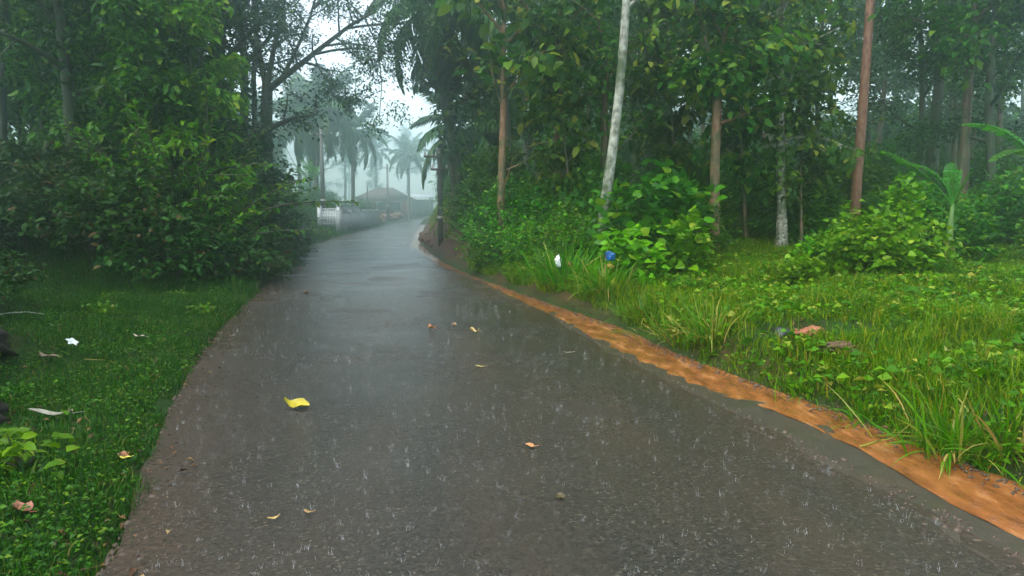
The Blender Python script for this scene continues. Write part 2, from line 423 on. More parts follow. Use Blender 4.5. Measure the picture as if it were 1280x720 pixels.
def fw(y):   # inner edge of the running water
    y = np.asarray(y, float)
    pts = [(1280,672),(1173,620),(1090,574),(1007,527),(930,500),(860,480),(760,430),(680,388),(600,352),(560,337)]
    q = sorted([gp(*p) for p in pts], key=lambda p: p[1])
    w = np.clip((y - 13) / 3, 0, 1)
    return np.interp(y, [-12] + [p[1] for p in q] + [60], [6.2] + [p[0] for p in q] + [fr(60.)]) * (1 - w) + (fr(y) + .14) * w
def water_mat():
    m, nt, b = newmat('muddy_water')
    mp = nt.nodes.new('ShaderNodeMapping'); mp.inputs['Rotation'].default_value = (0, 0, R(-20)); mp.inputs['Scale'].default_value = (1.7, .6, 1)
    nt.links.new(coords(nt, 'Object'), mp.inputs[0])
    n = noise(nt, 5, 3, .5, mp.outputs[0]); n2 = noise(nt, 24, 3, .5, mp.outputs[0])
    c = ramp(nt, math_(nt, 'ADD', math_(nt, 'MULTIPLY', n, .75), math_(nt, 'MULTIPLY', noise(nt, 55, 4, .7, mp.outputs[0]), .25)), [(.36, (.15, .048, .015)), (.55, (.30, .105, .030)), (.66, (.46, .21, .08))])
    nt.links.new(c, b.inputs['Base Color']); b.inputs['Roughness'].default_value = .10
    bump(nt, math_(nt, 'ADD', n, math_(nt, 'ADD', math_(nt, 'MULTIPLY', n2, .35), ripple(nt, coords(nt, 'Object'), 11, .2))), b, .6, .018)
    return m
def shoulder_mat():
    m, nt, b = newmat('worn_shoulder')
    v = coords(nt, 'Object'); n = noise(nt, 5, 5, .65, v); n2 = noise(nt, 60, 3, .7, v)
    c = mixc(nt, .5, ramp(nt, n, [(.3, (.028, .023, .015)), (.6, (.05, .04, .026)), (.8, (.12, .065, .035))]), ramp(nt, n2, [(.3, (.02, .018, .013)), (.7, (.10, .085, .06))]))
    n3 = noise(nt, 1.6, 6, .7, v)
    c = mixc(nt, ramp(nt, n3, [(.42, (0, 0, 0)), (.75, (.45, .45, .45))]), c, (.10, .055, .028))
    c = mixc(nt, ramp(nt, noise(nt, 2.7, 5, .7, v), [(.52, (0, 0, 0)), (.68, (.7, .7, .7))]), c, (.035, .045, .015))
    nt.links.new(c, b.inputs['Base Color']); b.inputs['Roughness'].default_value = .32
    bump(nt, math_(nt, 'ADD', n, math_(nt, 'MULTIPLY', n2, .4)), b, .6, .02)
    return m
strip('road_shoulder', lambda y: fr(y) - .12, lambda y: fw(y) + .14, -10, 60, lambda X, Y, t: -.007 - .016 * t + (vnoise(X, Y, .3, 9) - .5) * .008, shoulder_mat(), nx=8, jag=.05, seed=12)
strip('water', lambda y: fw(y), lambda y: fo(y) + .13 + .1 * sm((y - 8) / 5), -10, 60, lambda X, Y, t: -.0165 + (vnoise(X, Y, .12, 19) - .5) * .012, water_mat(), nx=12, jag=.028, jag_s=.3, seed=22)

# ------------------------------------------------------------------ trees
def wpath(rng, p0, d, length, n=6, wig=.12, bend=(0, 0, 0)):
    d = nrm(np.asarray(d, float)); p = [np.asarray(p0, float)]; st = length / (n - 1)
    for i in range(n - 1):
        d = nrm(d + rng.normal(0, wig, 3) + np.asarray(bend) / n)
        p.append(p[-1] + d * st)
    return np.array(p)

def interp_path(path, t):
    s = np.linspace(0, 1, len(path))
    return np.array([np.interp(t, s, path[:, k]) for k in range(3)])

def branchwork(rng, mb, limb, r0, sub=5, slen=.45, wig=.15, t0=.25, updrift=.1, seg=5):
    """side shoots on one limb; returns leaf anchors and directions"""
    A, Dn = [], []
    L = np.linalg.norm(np.diff(limb, axis=0), axis=1).sum()
    for k in range(sub):
        t = t0 + (1 - t0) * (k + rng.uniform(.2, .9)) / sub
        t = min(t, 1); p = interp_path(limb, t); p2 = interp_path(limb, min(1, t + .05)); d = nrm(p2 - interp_path(limb, max(0, t - .05)))
        side = nrm(np.cross(d, rng.normal(0, 1, 3)))
        dd = nrm(d * .6 + side * .8 + np.array((0, 0, updrift)))
        ln = L * slen * rng.uniform(.6, 1.2) * (1.15 - .5 * t)
        s = wpath(rng, p, dd, ln, 5, wig, (0, 0, -.15))
        mb.tube(s, np.linspace(r0 * .45 * (1.1 - .6 * t), r0 * .1, 5), 4, cap=False)
        for j in (1, 2, 3, 4):
            A.append(s[j]); Dn.append(nrm(s[j] - s[j - 1]))
            if j < 4: A.append((s[j] + s[j + 1]) / 2 + rng.normal(0, ln * .1, 3)); Dn.append(nrm(s[j + 1] - s[j]))
    A.append(limb[-1]); Dn.append(nrm(limb[-1] - limb[-2]))
    return A, Dn

def tree(name, seed, H, r, leaf, bark, crown0=.4, limbs=12, llen=2.4, elev=(5, 50), sub=6, k=9, size=.14, aspect=.5, spread=.22, kind=0, lean=(0, 0), path=None, extra=(), wig=.03, down=.3, flare=1.5, topr=.25, seg=9, creeper=None, creep_n=1500, creep_h=(0, .6), creep_size=.10, lowlimb=1.0):
    rng = np.random.default_rng(seed)
    root = empty(name)
    mb = MB()
    if path is None:
        path = wpath(rng, (0, 0, -.25), (lean[0], lean[1], 1), H, 9, wig)
    path = np.asarray(path, float); n = len(path)
    # resample smoothly
    tt = np.linspace(0, 1, max(n, 9)); path = np.array([interp_path(path, t) for t in tt])
    rad = r * (1 - (1 - topr) * tt ** 1.1); rad[0] *= flare; rad[1] *= 1 + (flare - 1) * .25
    mb.tube(path, rad, seg)
    A, Dn = [], []
    tot = np.linalg.norm(np.diff(path, axis=0), axis=1).sum()
    for i in range(limbs):
        f = (i + rng.uniform(0, .9)) / limbs
        t = crown0 + (1 - crown0) * f
        az = i * 2.4 + rng.uniform(-.5, .5); el = R(rng.uniform(*elev)) + f * .35
        d = np.array((math.cos(az) * math.cos(el), math.sin(az) * math.cos(el), math.sin(el)))
        ln = llen * rng.uniform(.7, 1.15) * (1 - .45 * f) * (lowlimb if f < .3 else 1)
        lr = r * .42 * (1 - .5 * f)
        limb = wpath(rng, interp_path(path, min(t, 1)), d, ln, 6, .13, (0, 0, .15))
        mb.tube(limb, np.linspace(lr, lr * .22, 6), 5, cap=False)
        a, b = branchwork(rng, mb, limb, lr, sub); A += a; Dn += b
    for pts, r1, ns in extra:
        pts = np.asarray(pts, float); q = np.array([interp_path(pts, t) for t in np.linspace(0, 1, max(6, len(pts)))])
        mb.tube(q, np.linspace(r1, r1 * .3, len(q)), 6, cap=False)
        if ns:
            a, b = branchwork(rng, mb, q, r1, ns, .35, t0=.3); A += a; Dn += b
    mb.build('trunk', M[bark], root, True)
    if k and A:
        A = np.array(A); Dn = np.array(Dn)
        P, D, N, L = clump(rng, A, spread, k, size, down=down, out=Dn)
        c = MB(); leaves(c, P, D, N, L, L * aspect, kind)
        c.build('crown', M[leaf], root)
    if creeper:
        c = MB(); m = creep_n
        t = rng.uniform(creep_h[0], creep_h[1], m); P = np.array([interp_path(path, x) for x in t])
        az = rng.uniform(0, 2 * pi, m); rr = r * 1.0 + np.abs(rng.normal(0, .16, m)) + .15 * (vnoise(az, t * tot, .8, seed) > .5) * rng.uniform(0, 1, m)
        o = np.stack([np.cos(az), np.sin(az), np.zeros(m)], 1)
        P = P + o * rr[:, None]
        D = o * .6 + rng.normal(0, .5, (m, 3)) + np.array((0, 0, -.5)); N = o + rng.normal(0, .35, (m, 3)) + np.array((0, 0, .5))
        L = creep_size * rng.uniform(.6, 1.3, m)
        leaves(c, P, D, N, L, L * .8, 2 if creep_size > .11 else 0)
        c.build('creeper', M[creeper], root)
    return root

def shrub(name, seed, h, w, leaf, k=45, n=60, size=.09, aspect=.55, kind=0, spread=.16, stems=9, hollow=.45, bottom=.05, down=.2, stem_m='twig', d=None):
    """leafy shrub: real stems fan out to leaf clumps through the volume"""
    rng = np.random.default_rng(seed); root = empty(name)
    d = d or w
    u = nrm(rng.normal(0, 1, (n, 3))); u[:, 2] = np.abs(u[:, 2]) ** .8
    rr = hollow + (1 - hollow) * rng.uniform(0, 1, n) ** .6
    az = np.arctan2(u[:, 1], u[:, 0]); lob = 1 + .22 * np.sin(az * 3 + seed) + .15 * np.sin(az * 5 + seed * 2)
    C = u * rr[:, None] * np.stack([w / 2 * lob, d / 2 * lob, np.full(n, h)], 1)
    C[:, 2] = bottom + C[:, 2] * .95 * rng.uniform(.7, 1.12, n) + rng.uniform(0, .12, n) * h
    mb = MB()
    for i in range(0, n, 2):
        b = C[i] * np.array((.12, .12, 0)); mid = b * .4 + C[i] * .6 + rng.normal(0, .06, 3) * h; mid[2] = max(mid[2], .03)
        rd = .012 * max(.7, h / 1.5)
        mb.tube([b + np.array((0, 0, -.15)), b * .7 + mid * .3 + np.array((0, 0, .06 * h)), mid, C[i]], [rd * 1.4, rd, rd * .7, rd * .3], 4, cap=False)
    mb.build('stems', M[stem_m], root, True).name = 'stem'
    c = MB()
    P, D, N, L = clump(rng, C, spread, k, size, down=down, out=nrm(C * np.array((1, 1, .5))), outw=.6)
    P[:, 2] = np.maximum(P[:, 2], .0)
    leaves(c, P, D, N, L, L * aspect, kind)
    c.build('foliage', M[leaf], root)
    return root

def spray_shrub(name, seed, h, w, leaf, arms=26, per=34, size=.12, aspect=.5, kind=1, droop=.9, stem_m='twig'):
    """arching shoots with leaves in pairs along them"""
    rng = np.random.default_rng(seed); root = empty(name); mb = MB(); c = MB()
    P, D, N, Ls = [], [], [], []
    for i in range(arms):
        az = i * 2.399 + rng.uniform(-.4, .4); el = R(rng.uniform(50, 88))
        d = np.array((math.cos(az) * math.cos(el), math.sin(az) * math.cos(el), math.sin(el)))
        ln = h * rng.uniform(.6, 1.15) * (1 if el > 1 else w / h * .62)
        pth = wpath(rng, d * np.array((.25 * w, .25 * w, 0)) * rng.uniform(0, 1) + np.array((0, 0, -.1)), d, ln, 8, .10, np.array((0, 0, -droop)))
        pth[:, 2] = np.maximum(pth[:, 2], -.05)
        mb.tube(pth, np.linspace(.014, .004, 8) * max(.7, h / 1.5), 4, cap=False)
        ts = np.linspace(.15, 1, per)
        for j, t in enumerate(ts):
            p = interp_path(pth, t); td = nrm(interp_path(pth, min(1, t + .04)) - interp_path(pth, t - .04))
            s = nrm(np.cross(td, (0, 0, 1)) + rng.normal(0, .35, 3)) * (1 if j % 2 else -1)
            P.append(p + rng.normal(0, .012, 3)); D.append(td * .55 + s * .85 + np.array((0, 0, .1 - .35 * rng.random()))); N.append(np.array((0, 0, 1)) + rng.normal(0, .35, 3)); Ls.append(size * rng.uniform(.7, 1.25) * (1.1 - .4 * t))
    mb.build('stem', M[stem_m], root, True)
    Ls = np.array(Ls); leaves(c, np.array(P), np.array(D), np.array(N), Ls, Ls * aspect, kind)
    c.build('foliage', M[leaf], root)
    return root

# ---- palms
def frond_mesh(seed, L=3.0, droop=1.0, n=44, ll=.75, w=.045, hang=.5):
    rng = np.random.default_rng(seed); mb = MB()
    t = np.linspace(0, 1, 12)
    x = L * (t - .22 * droop * t ** 3); z = L * (.30 * t - .62 * droop * t ** 2.2)
    pth = np.stack([x, np.zeros(12), z], 1)
    mb.tube(pth, np.linspace(.035, .006, 12), 5, cap=False)
    P, D, N, Ls = [], [], [], []
    for i in range(n):
        u = .16 + .84 * i / n; p = interp_path(pth, u); td = nrm(interp_path(pth, min(1, u + .03)) - interp_path(pth, u - .03))
        for s in (-1, 1):
            dd = td * (.45 + .5 * u) + np.array((0, s, 0)) * (1 - .35 * u) + np.array((0, 0, -hang)) + rng.normal(0, .09, 3)
            P.append(p); D.append(dd); N.append(np.array((0, 0, 1)) + rng.normal(0, .2, 3)); Ls.append(ll * math.sin(pi * min(1, .18 + .80 * u)) ** .6 * rng.uniform(.85, 1.1))
    P, D, N, Ls = map(np.array, (P, D, N, Ls)); D = nrm(D)
    # two jointed segments so that leaflets hang
    S = nrm(np.cross(D, N)); W = w * np.ones(len(P))
    m1 = P + D * (Ls * .5)[:, None]; D2 = nrm(D + np.array((0, 0, -.55))); tip = m1 + D2 * (Ls * .5)[:, None]
    V = np.stack([P - S * (W * .3)[:, None], P + S * (W * .3)[:, None], m1 + S * (W * .5)[:, None], m1 - S * (W * .5)[:, None], tip], 1).reshape(-1, 3)
    o = (np.arange(len(P)) * 5)[:, None]
    mb.add(V, tris=np.array([[3, 2, 4]]) + o, quads=np.array([[0, 1, 2, 3]]) + o)
    return mb
FR = {}
def palm(name, seed, path, r, n=20, L=3.0, mat='palm', dead=0, scale=1.0, nuts=False):
    """path in world space relative to base; fronds are children"""
    rng = np.random.default_rng(seed); root = empty(name); mb = MB()
    path = np.asarray(path, float); q = np.array([interp_path(path, t) for t in np.linspace(0, 1, 24)])
    rad = np.linspace(r * 1.15, r * .75, 24) * (1 + .06 * (np.arange(24) % 2)); rad[0] = r * 1.7
    mb.tube(q, rad, 9); mb.build('trunk', M['bark_palm'], root, True)
    key = (L, mat)
    if key not in FR:
        FR[key] = []
        for j, dr in enumerate((.55, .95, 1.35)):
            o = frond_mesh(j * 7 + 1, L, dr, ll=L * .27, hang=.25 + .35 * j, w=.027 * L).build('frond', M[mat]); FR[key].append(o.data); bpy.data.objects.remove(o)
    for i in range(n):
        f = i / n; me = FR[key][min(2, int(f * 3))]
        o = bpy.data.objects.new('frond', me); COL.objects.link(o); o.parent = root
        o.location = q[-1] + np.array((0, 0, .05)); o.rotation_euler = (rng.uniform(-.25, .25), R(-62 + 95 * f + rng.uniform(-8, 8)), i * 2.4 + rng.uniform(-.3, .3))
    for i in range(dead):
        if 'dead' not in FR:
            o = frond_mesh(91, 2.6, .35, n=60, ll=1.0, hang=1.3, w=.055).build('dead_frond', M['palm_dead']); FR['dead'] = o.data; bpy.data.objects.remove(o)
        o = bpy.data.objects.new('dead_frond', FR['dead']); COL.objects.link(o); o.parent = root
        o.location = q[-1] - np.array((0, 0, .15)); o.rotation_euler = (rng.uniform(-.3, .3), R(72 + rng.uniform(-10, 12)), rng.uniform(0, 6.3))
    return root

GROUND_Z = lambda p: hz(p[0], p[1])
def base_at(px, d, py=None):
    p = at(px, 258, d); z = hz(p[0], d); return (p[0], d, z)
def rel(pts, base):
    b = np.array(base); return [np.array(p) - b for p in pts]

# ===== named trees on the verge and at the edge of the wood (right)
def trunk_tree(name, px_pts, d, r, leaf, bark, label, seed, cat='tree', ztop=None, ex=(), **kw):
    """px_pts: (px,py) from low to high; base is dropped to the ground"""
    pts = [at(px, py, d) for px, py in px_pts]
    lo = pts[0]; b = (lo[0], d, hz(lo[0], d)); P = rel([(b[0], d, b[2] - .2)] + pts, b)
    if ztop:
        dv = nrm(P[-1] - P[-2]); P.append(P[-1] + dv * ztop)
    extra = [(rel([at(*q) for q in e], b), er, en) for e, er, en in ex]
    t = tree(name, seed, 1, r, leaf, bark, path=P, extra=extra, **kw)
    t.location = b; tag(t, label, cat)
    return t

# left side forked tree that reaches over the road
trunk_tree('forked_tree', [(334,215),(333,150),(334,112)], 21, .20, 'leaf_dark', 'bark_dark', 'dark tree forking over the lane, its long limb sweeping up across the sky gap', 11,
    limbs=0, ztop=.2, topr=.7, k=20, size=.085, spread=.13,
    ex=[([(334,112,21),(322,60,21),(316,0,21),(312,-60,21)], .11, 8), ([(334,112,21),(340,70,21),(352,20,21),(365,-50,21)], .10, 8),
        ([(336,112,21),(362,90,20.5),(392,68,20),(430,36,19.5),(470,14,19)], .11, 9), ([(352,98,21),(372,60,21),(392,10,21),(405,-50,21)], .07, 9),
        ([(392,68,20),(430,60,19.5),(462,62,19),(490,76,18.5)], .04, 10), ([(430,36,19.5),(470,30,19),(505,30,18.5),(520,20,18)], .035, 9),
        ([(392,10,21),(430,-30,20),(480,-45,19),(525,-30,18.5)], .06, 12), ([(405,-20,20),(440,5,20),(470,40,19),(478,95,18.7),(474,150,18.5)], .03, 9),
        ([(392,68,20),(402,95,20),(424,105,19.5),(440,120,19.5)], .025, 7),([(316,0,21),(350,-20,20),(400,-30,19.5),(440,-10,19)], .06, 12)])
# slim dark trunks left of it
trunk_tree('slim_tree', [(305,215),(306,90),(300,0)], 23, .17, 'leaf_dark', 'bark_dark', 'slim dark trunk just left of the forked tree', 12, ztop=4, crown0=.5, limbs=10, llen=2.2, size=.12)
trunk_tree('slim_tree', [(321,215),(317,100),(322,0)], 25, .13, 'leaf_dark', 'bark_dark', 'thinnest dark trunk, between the forked tree and its slim neighbour', 13, ztop=4, crown0=.5, limbs=8, llen=2, size=.12)
trunk_tree('creeper_clad_tree', [(268,260),(270,100),(275,0)], 18.5, .34, 'leaf_dark', 'bark_dark', 'massive tree wrapped in dark creeper behind the tall roadside thicket', 14, ztop=4.5, crown0=.3, limbs=16, llen=2.8, size=.13, k=12, creeper='leaf_dark', creep_n=5000, creep_h=(0, .9))
trunk_tree('creeper_clad_tree', [(205,260),(200,100),(190,0)], 17, .30, 'leaf_dark', 'bark_dark', 'dark creeper-clad tree rising out of the middle of the left thicket', 15, ztop=4.5, crown0=.25, limbs=18, llen=2.7, size=.13, k=12, creeper='leaf_dark', creep_n=4500, creep_h=(0, .9))
trunk_tree('dark_tree', [(92,235),(86,120),(72,0)], 15, .18, 'leaf_dark', 'bark_dark', 'dark leaning trunk standing alone above the leafy bank at far left', 16, ztop=4, crown0=.48, limbs=12, llen=2.4, size=.13, creeper='leaf_dark', creep_n=1400, creep_h=(0, .95))
trunk_tree('dark_tree', [(4,240),(2,100),(8,0)], 17, .14, 'leaf_dark', 'bark_dark', 'dark trunk cut by the left edge of the view', 17, ztop=4, crown0=.5, limbs=9, llen=2.4, size=.13)
trunk_tree('dark_tree', [(150,240),(148,100),(160,0)], 21, .17, 'leaf_dark', 'bark_dark', 'dark trunk deep behind the left thicket', 18, ztop=4, crown0=.3, limbs=14, llen=2.6, size=.13)

# right
trunk_tree('reddish_tree', [(626,255),(629,130),(630,0)], 16, .105, 'leaf_teak', 'bark_orange', 'straight thin reddish-brown trunk with big hanging leaves, beside the road bend', 21, ztop=3, crown0=.62, limbs=11, llen=1.5, size=.30, aspect=.62, kind=1, k=2, spread=.2, sub=4, flare=1.2, down=.7,
    ex=[([(627,215,16),(650,205,16),(672,192,15.8)], .02, 0), ([(626,130,16),(615,95,16),(612,60,16)], .02, 3), ([(628,240,16),(645,188,15.7),(690,175,15.4)], .014, 0), ([(627,125,16),(645,100,15.6),(668,70,15.4),(700,55,15)], .022, 4)])
trunk_tree('leaning_palm_like_tree', [(574,215),(560,160),(548,90),(541,0)], 22, .17, 'leaf_teak', 'bark_dark', 'tall grey trunk leaning left over the road by the utility pole', 22, ztop=2, crown0=.45, limbs=9, llen=1.2, size=.28, aspect=.6, kind=1, k=3, spread=.2, sub=3, creeper='leaf_dark', creep_n=700, creep_h=(.25, .9), creep_size=.14).name = 'leaning_tree'
trunk_tree('creeper_clad_tree', [(697,255),(699,120),(705,0)], 19, .17, 'leaf_teak', 'bark_red', 'reddish trunk hung with dark creeper between thin red trunk and pale trunk', 23, ztop=3, crown0=.45, limbs=13, llen=1.8, size=.20, aspect=.6, kind=1, k=3, spread=.22, sub=4, creeper='leaf_mid', creep_n=1500, creep_h=(.35, .98), creep_size=.13, down=.6)
trunk_tree('pale_tree', [(752,285),(759,235),(768,170),(777,90),(783,0)], 14, .115, 'leaf_teak', 'bark_pale', 'tree with smooth whitish trunk leaning slightly towards the upper right', 24, ztop=4, crown0=.78, limbs=8, llen=1.4, size=.21, aspect=.62, kind=1, k=5, sub=4, flare=1.15, topr=.6, creeper='leaf_mid', creep_n=260, creep_h=(.05, .3), creep_size=.12)
trunk_tree('brown_tree', [(747,280),(756,200),(757,110),(748,0)], 17.5, .13, 'leaf_teak', 'bark_brown', 'brown trunk standing close behind the pale one', 25, ztop=3, crown0=.4, limbs=12, llen=1.7, size=.20, aspect=.6, kind=1, k=3, sub=4, down=.6, creeper='leaf_mid', creep_n=900, creep_h=(.3, .95), creep_size=.13)
trunk_tree('fork_topped_tree', [(893,275),(894,200),(897,115)], 16, .12, 'leaf_teak', 'bark_orange', 'orange-barked trunk forking into three high branches over the meadow', 26, limbs=5, crown0=.6, llen=1.0, ztop=.1, topr=.75, size=.22, aspect=.62, kind=1, k=4, spread=.22, down=.6,
    ex=[([(897,115,16),(885,60,16),(868,0,16),(860,-60,16)], .06, 9), ([(897,115,16),(905,50,16),(912,0,16),(915,-70,16)], .06, 9), ([(897,118,16),(915,92,15.7),(945,72,15.4),(972,55,15.2)], .045, 8), ([(905,50,16),(890,20,16),(895,-40,16)], .04, 7)])
trunk_tree('lichen_tree', [(978,280),(976,200),(975,100),(978,0)], 16.5, .13, 'leaf_teak', 'bark_lichen', 'trunk with pale lichen blotches, right of the fork-topped tree', 27, ztop=3, crown0=.42, limbs=14, llen=2.0, size=.21, aspect=.6, kind=1, k=3, sub=4, down=.6, creeper='leaf_mid', creep_n=600, creep_h=(.3, .8), creep_size=.12)
trunk_tree('red_barked_tree', [(1070,240),(1075,180),(1082,90),(1088,0)], 18, .13, 'leaf_mid', 'bark_red', 'bare straight red-barked trunk in front of the darkest wood', 28, ztop=4, crown0=.75, limbs=9, llen=2.2, size=.14, flare=1.1, topr=.7)
trunk_tree('brown_tree', [(815,275),(812,120),(806,0)], 22, .20, 'leaf_dark', 'bark_dark', 'dark thick trunk wrapped in leaves, right of the pale trunk', 29, ztop=4, crown0=.35, limbs=14, llen=2.2, size=.14, creeper='leaf_dark', creep_n=3000, creep_h=(.1, .95))
trunk_tree('slim_tree', [(1020,270),(1022,120),(1030,0)], 23, .10, 'leaf_teak', 'bark_dark', 'slim dark trunk between the lichen-blotched and red-barked ones', 30, ztop=3, crown0=.4, limbs=12, llen=1.9, size=.22, kind=1, aspect=.6, k=4)
trunk_tree('slim_tree', [(1150,260),(1153,120),(1150,0)], 21, .12, 'leaf_dark', 'bark_dark', 'slim dark trunk behind the banana plant', 31, ztop=3, crown0=.35, limbs=13, llen=2.2, size=.14)
trunk_tree('slim_tree', [(1240,260),(1236,120),(1245,0)], 19, .15, 'leaf_dark', 'bark_dark', 'dark trunk at the far right, above drooping banana leaves', 32, ztop=3, crown0=.35, limbs=14, llen=2.4, size=.14)
trunk_tree('slim_tree', [(660,255),(664,120),(655,0)], 26, .10, 'leaf_mid', 'bark_dark', 'slim hazy trunk seen between the thin red trunk and the creeper-hung one', 33, ztop=3, crown0=.35, limbs=13, llen=1.9, size=.16)
trunk_tree('slim_tree', [(597,255),(600,150),(592,60)], 30, .11, 'leaf_mid', 'bark_dark', 'slim hazy trunk behind the leaning tree by the pole', 34, ztop=3, crown0=.3, limbs=13, llen=1.8, size=.16)

# ===== wood behind: four kinds copied about
WOOD = [
    tag(tree('wood_tree', 41, 10.5, .16, 'leaf_far', 'bark_dark', crown0=.42, limbs=18, llen=2.6, size=.20, k=6, sub=6), 'x', 'tree'),
    tag(tree('wood_tree', 42, 12.5, .20, 'leaf_dark', 'bark_dark', crown0=.46, limbs=18, llen=3.0, size=.20, k=6, sub=6), 'x', 'tree'),
    tag(tree('wood_tree', 43, 9.5, .13, 'leaf_mid', 'bark_brown', crown0=.36, limbs=15, llen=2.1, size=.22, k=5, sub=6, aspect=.6), 'x', 'tree'),
    tag(tree('wood_tree', 44, 11.5, .14, 'leaf_far', 'bark_dark', crown0=.45, limbs=16, llen=2.4, size=.24, k=5, sub=6, aspect=.6), 'x', 'tree')]
rg = random.Random(5)
def woods(cells, label, group, sc=(.85, 1.2)):
    for x, y in cells:
        o = WOOD[rg.randrange(4)]
        s = rg.uniform(*sc)
        place(o, (x, y, hz(x, y) - .05), rg.uniform(0, 6.28), s, label, group, (rg.uniform(-.05, .05), rg.uniform(-.05, .05)))
cells = []
for yy in (25, 30, 35, 41, 48):
    x = float(fo(yy)) + (2.5 if yy < 26 else 2.2) + rg.uniform(0, 1)
    while x < yy * .78 + 4:
        px = 640 + x / yy * F
        if px > (705 if yy < 24 else 675 if yy < 33 else 630): cells.append((x, yy + rg.uniform(-1.4, 1.4)))
        x += rg.uniform(2.8, 4.4) * (1 + (yy - 20) * .015)
woods(cells, 'dark leafy tree of the wood behind the meadow on the right', 'trees of the wood behind the meadow')
cells = []
for yy in (24, 29, 35, 42):
    x = float(fl(yy)) - (2.6 if yy < 33 else 5.5) - rg.uniform(0, 1)
    while x > -yy * .80 - 4:
        if 640 + x / yy * F < (235 if yy < 40 else 290): cells.append((x, yy + rg.uniform(-1.4, 1.4)))
        x -= rg.uniform(2.8, 4.4)
woods(cells, 'dark leafy tree of the wood behind the left bank', 'trees of the wood behind the left bank')
cells = []
for yy in (60, 75, 92):
    x = float(fl(yy)) - 9
    while x > -yy * .45: cells.append((x, yy + rg.uniform(-3, 3))); x -= rg.uniform(4, 6)
    x = float(fr(yy)) + 5
    while x < yy * .3: cells.append((x, yy + rg.uniform(-3, 3))); x += rg.uniform(4, 6)
for x in range(-46, 20, 6): cells.append((x + rg.uniform(-1.5, 1.5), 125 + rg.uniform(-6, 6)))
woods(cells, 'pale misty tree fading into the rain far down the road', 'misty trees far down the road', (.8, 1.15))
# trees at the clearing edge; those out of view left are added for shade
woods([(15.5, 17.5), (12, 19.5), (-13.5, 15.5), (-11, 21), (-14.5, 20), (-9.6, 6), (-8.6, 1.5), (-11.2, 10), (-9, -4), (-12.5, 4.5)], 'dark leafy tree crowding the edge of the clearing, some added unseen for shade', 'trees crowding the edge of the clearing')

# ===== palms
def palm_at(px, py, d, r, n, L, label, seed, lean=0, dead=0, name='coconut_palm', mat='palm'):
    top = at(px, py, d); b = at(px + lean, 258, d); b[2] = hz(b[0], d)
    mid = (b + top) / 2 + np.array((-.06 * (top[0] - b[0]), 0, 0))
    o = palm(name, seed, rel([b - np.array((0, 0, .2)), mid, top], b), r, n, L, mat, dead); o.location = b
    return tag(o, label, 'palm')
palm_at(441, 168, 52, .14, 20, 3.1, 'small misty coconut palm with thin straight trunk beyond the white gate', 61)
palm_at(399, 142, 48, .15, 24, 4.2, 'fuller pale coconut palm left of the small misty one', 62, lean=-6)
palm_at(372, 165, 58, .15, 22, 4.2, 'hazy coconut palm half hidden behind the left thicket', 63, lean=4)
palm_at(511, 195, 82, .15, 18, 3.4, 'faintest coconut palm, far down the road in the mist', 64)
palm_at(470, 190, 95, .15, 16, 3.4, 'ghostly palm above the far house roof', 65)
palm_at(590, 168, 30, .15, 22, 3.4, 'coconut palm with broad arching fronds behind the utility pole', 66, lean=-14)
palm_at(549, 10, 22.5, .15, 18, 3.2, 'palm top with drooping dead fronds high over the road bend', 67, lean=24, dead=7)
palm_at(622, 38, 26, .15, 20, 3.0, 'tall coconut palm with fronds hanging behind the thin red trunk', 68, lean=18, dead=1)
palm_at(655, 105, 34, .15, 20, 3.4, 'hazy coconut palm deeper in the wood', 69, lean=5)
palm_at(740, 60, 32, .15, 20, 3.4, 'hazy coconut palm behind the pale trunk', 70, lean=-8)

# ===== shrubs: the left thicket
S = {}
S['tall_dark'] = tag(shrub('thicket_shrub', 101, 4.2, 3.4, 'leaf_dark', k=40, n=110, size=.20, spread=.22, kind=1, hollow=.4), 'x', 'shrub')
S['arch_mid'] = tag(spray_shrub('arching_shrub', 102, 3.4, 3.2, 'leaf_fresh', arms=40, per=34, size=.24, aspect=.42), 'x', 'shrub')
S['low_dark'] = tag(shrub('low_shrub', 103, 1.3, 1.9, 'leaf_brownish', k=32, n=70, size=.14, spread=.15, kind=1), 'x', 'shrub')
S['mid'] = tag(shrub('leafy_shrub', 104, 1.9, 2.2, 'leaf_mid', k=55, n=95, size=.12, spread=.2, kind=1), 'x', 'shrub')
S['under'] = tag(shrub('undergrowth_shrub', 105, 2.3, 2.8, 'leaf_mid', k=34, n=100, size=.20, spread=.22, kind=1), 'x', 'shrub')
S['arch_small'] = tag(spray_shrub('arching_shrub', 106, 1.7, 2.0, 'leaf_fresh', arms=44, per=30, size=.15, aspect=.5), 'x', 'shrub')

def put(key, px, d, sc=1.0, label='x', group=None, rz=None, dz=-.05, py=None):
    p = at(px, 258, d); x = p[0]
    return place(S[key], (x, d, hz(x, d) + dz), rg.uniform(0, 6.28) if rz is None else rz, sc, label, group)
G1 = 'tall shrubs of the roadside thicket on the left'
for px, d, s in ((60,16.5,.42),(125,15.8,.5),(180,15.2,.6),(235,15.2,.66),(285,16.8,.62),(225,18,.85),(270,19.5,.9),(160,18.2,.75),(100,19,.5),(312,20.5,.72),(334,24,.6),(20,18,.4),(-50,17,.5)):
    put('tall_dark', px, d, s, 'tall dark shrub packed into the thicket left of the road', G1)
G2 = 'arching leafy shoots along the front of the left thicket'
for px, d, s in ((285,16.6,.75),(255,14.6,.8),(232,16.5,1.15),(272,19.5,.9),(262,17,.9),(205,14.0,.7),(240,14.9,1.0),(180,14.6,.75)):
    put('arch_mid', px, d, s, 'arching green shrub spilling over the front of the left thicket', G2)
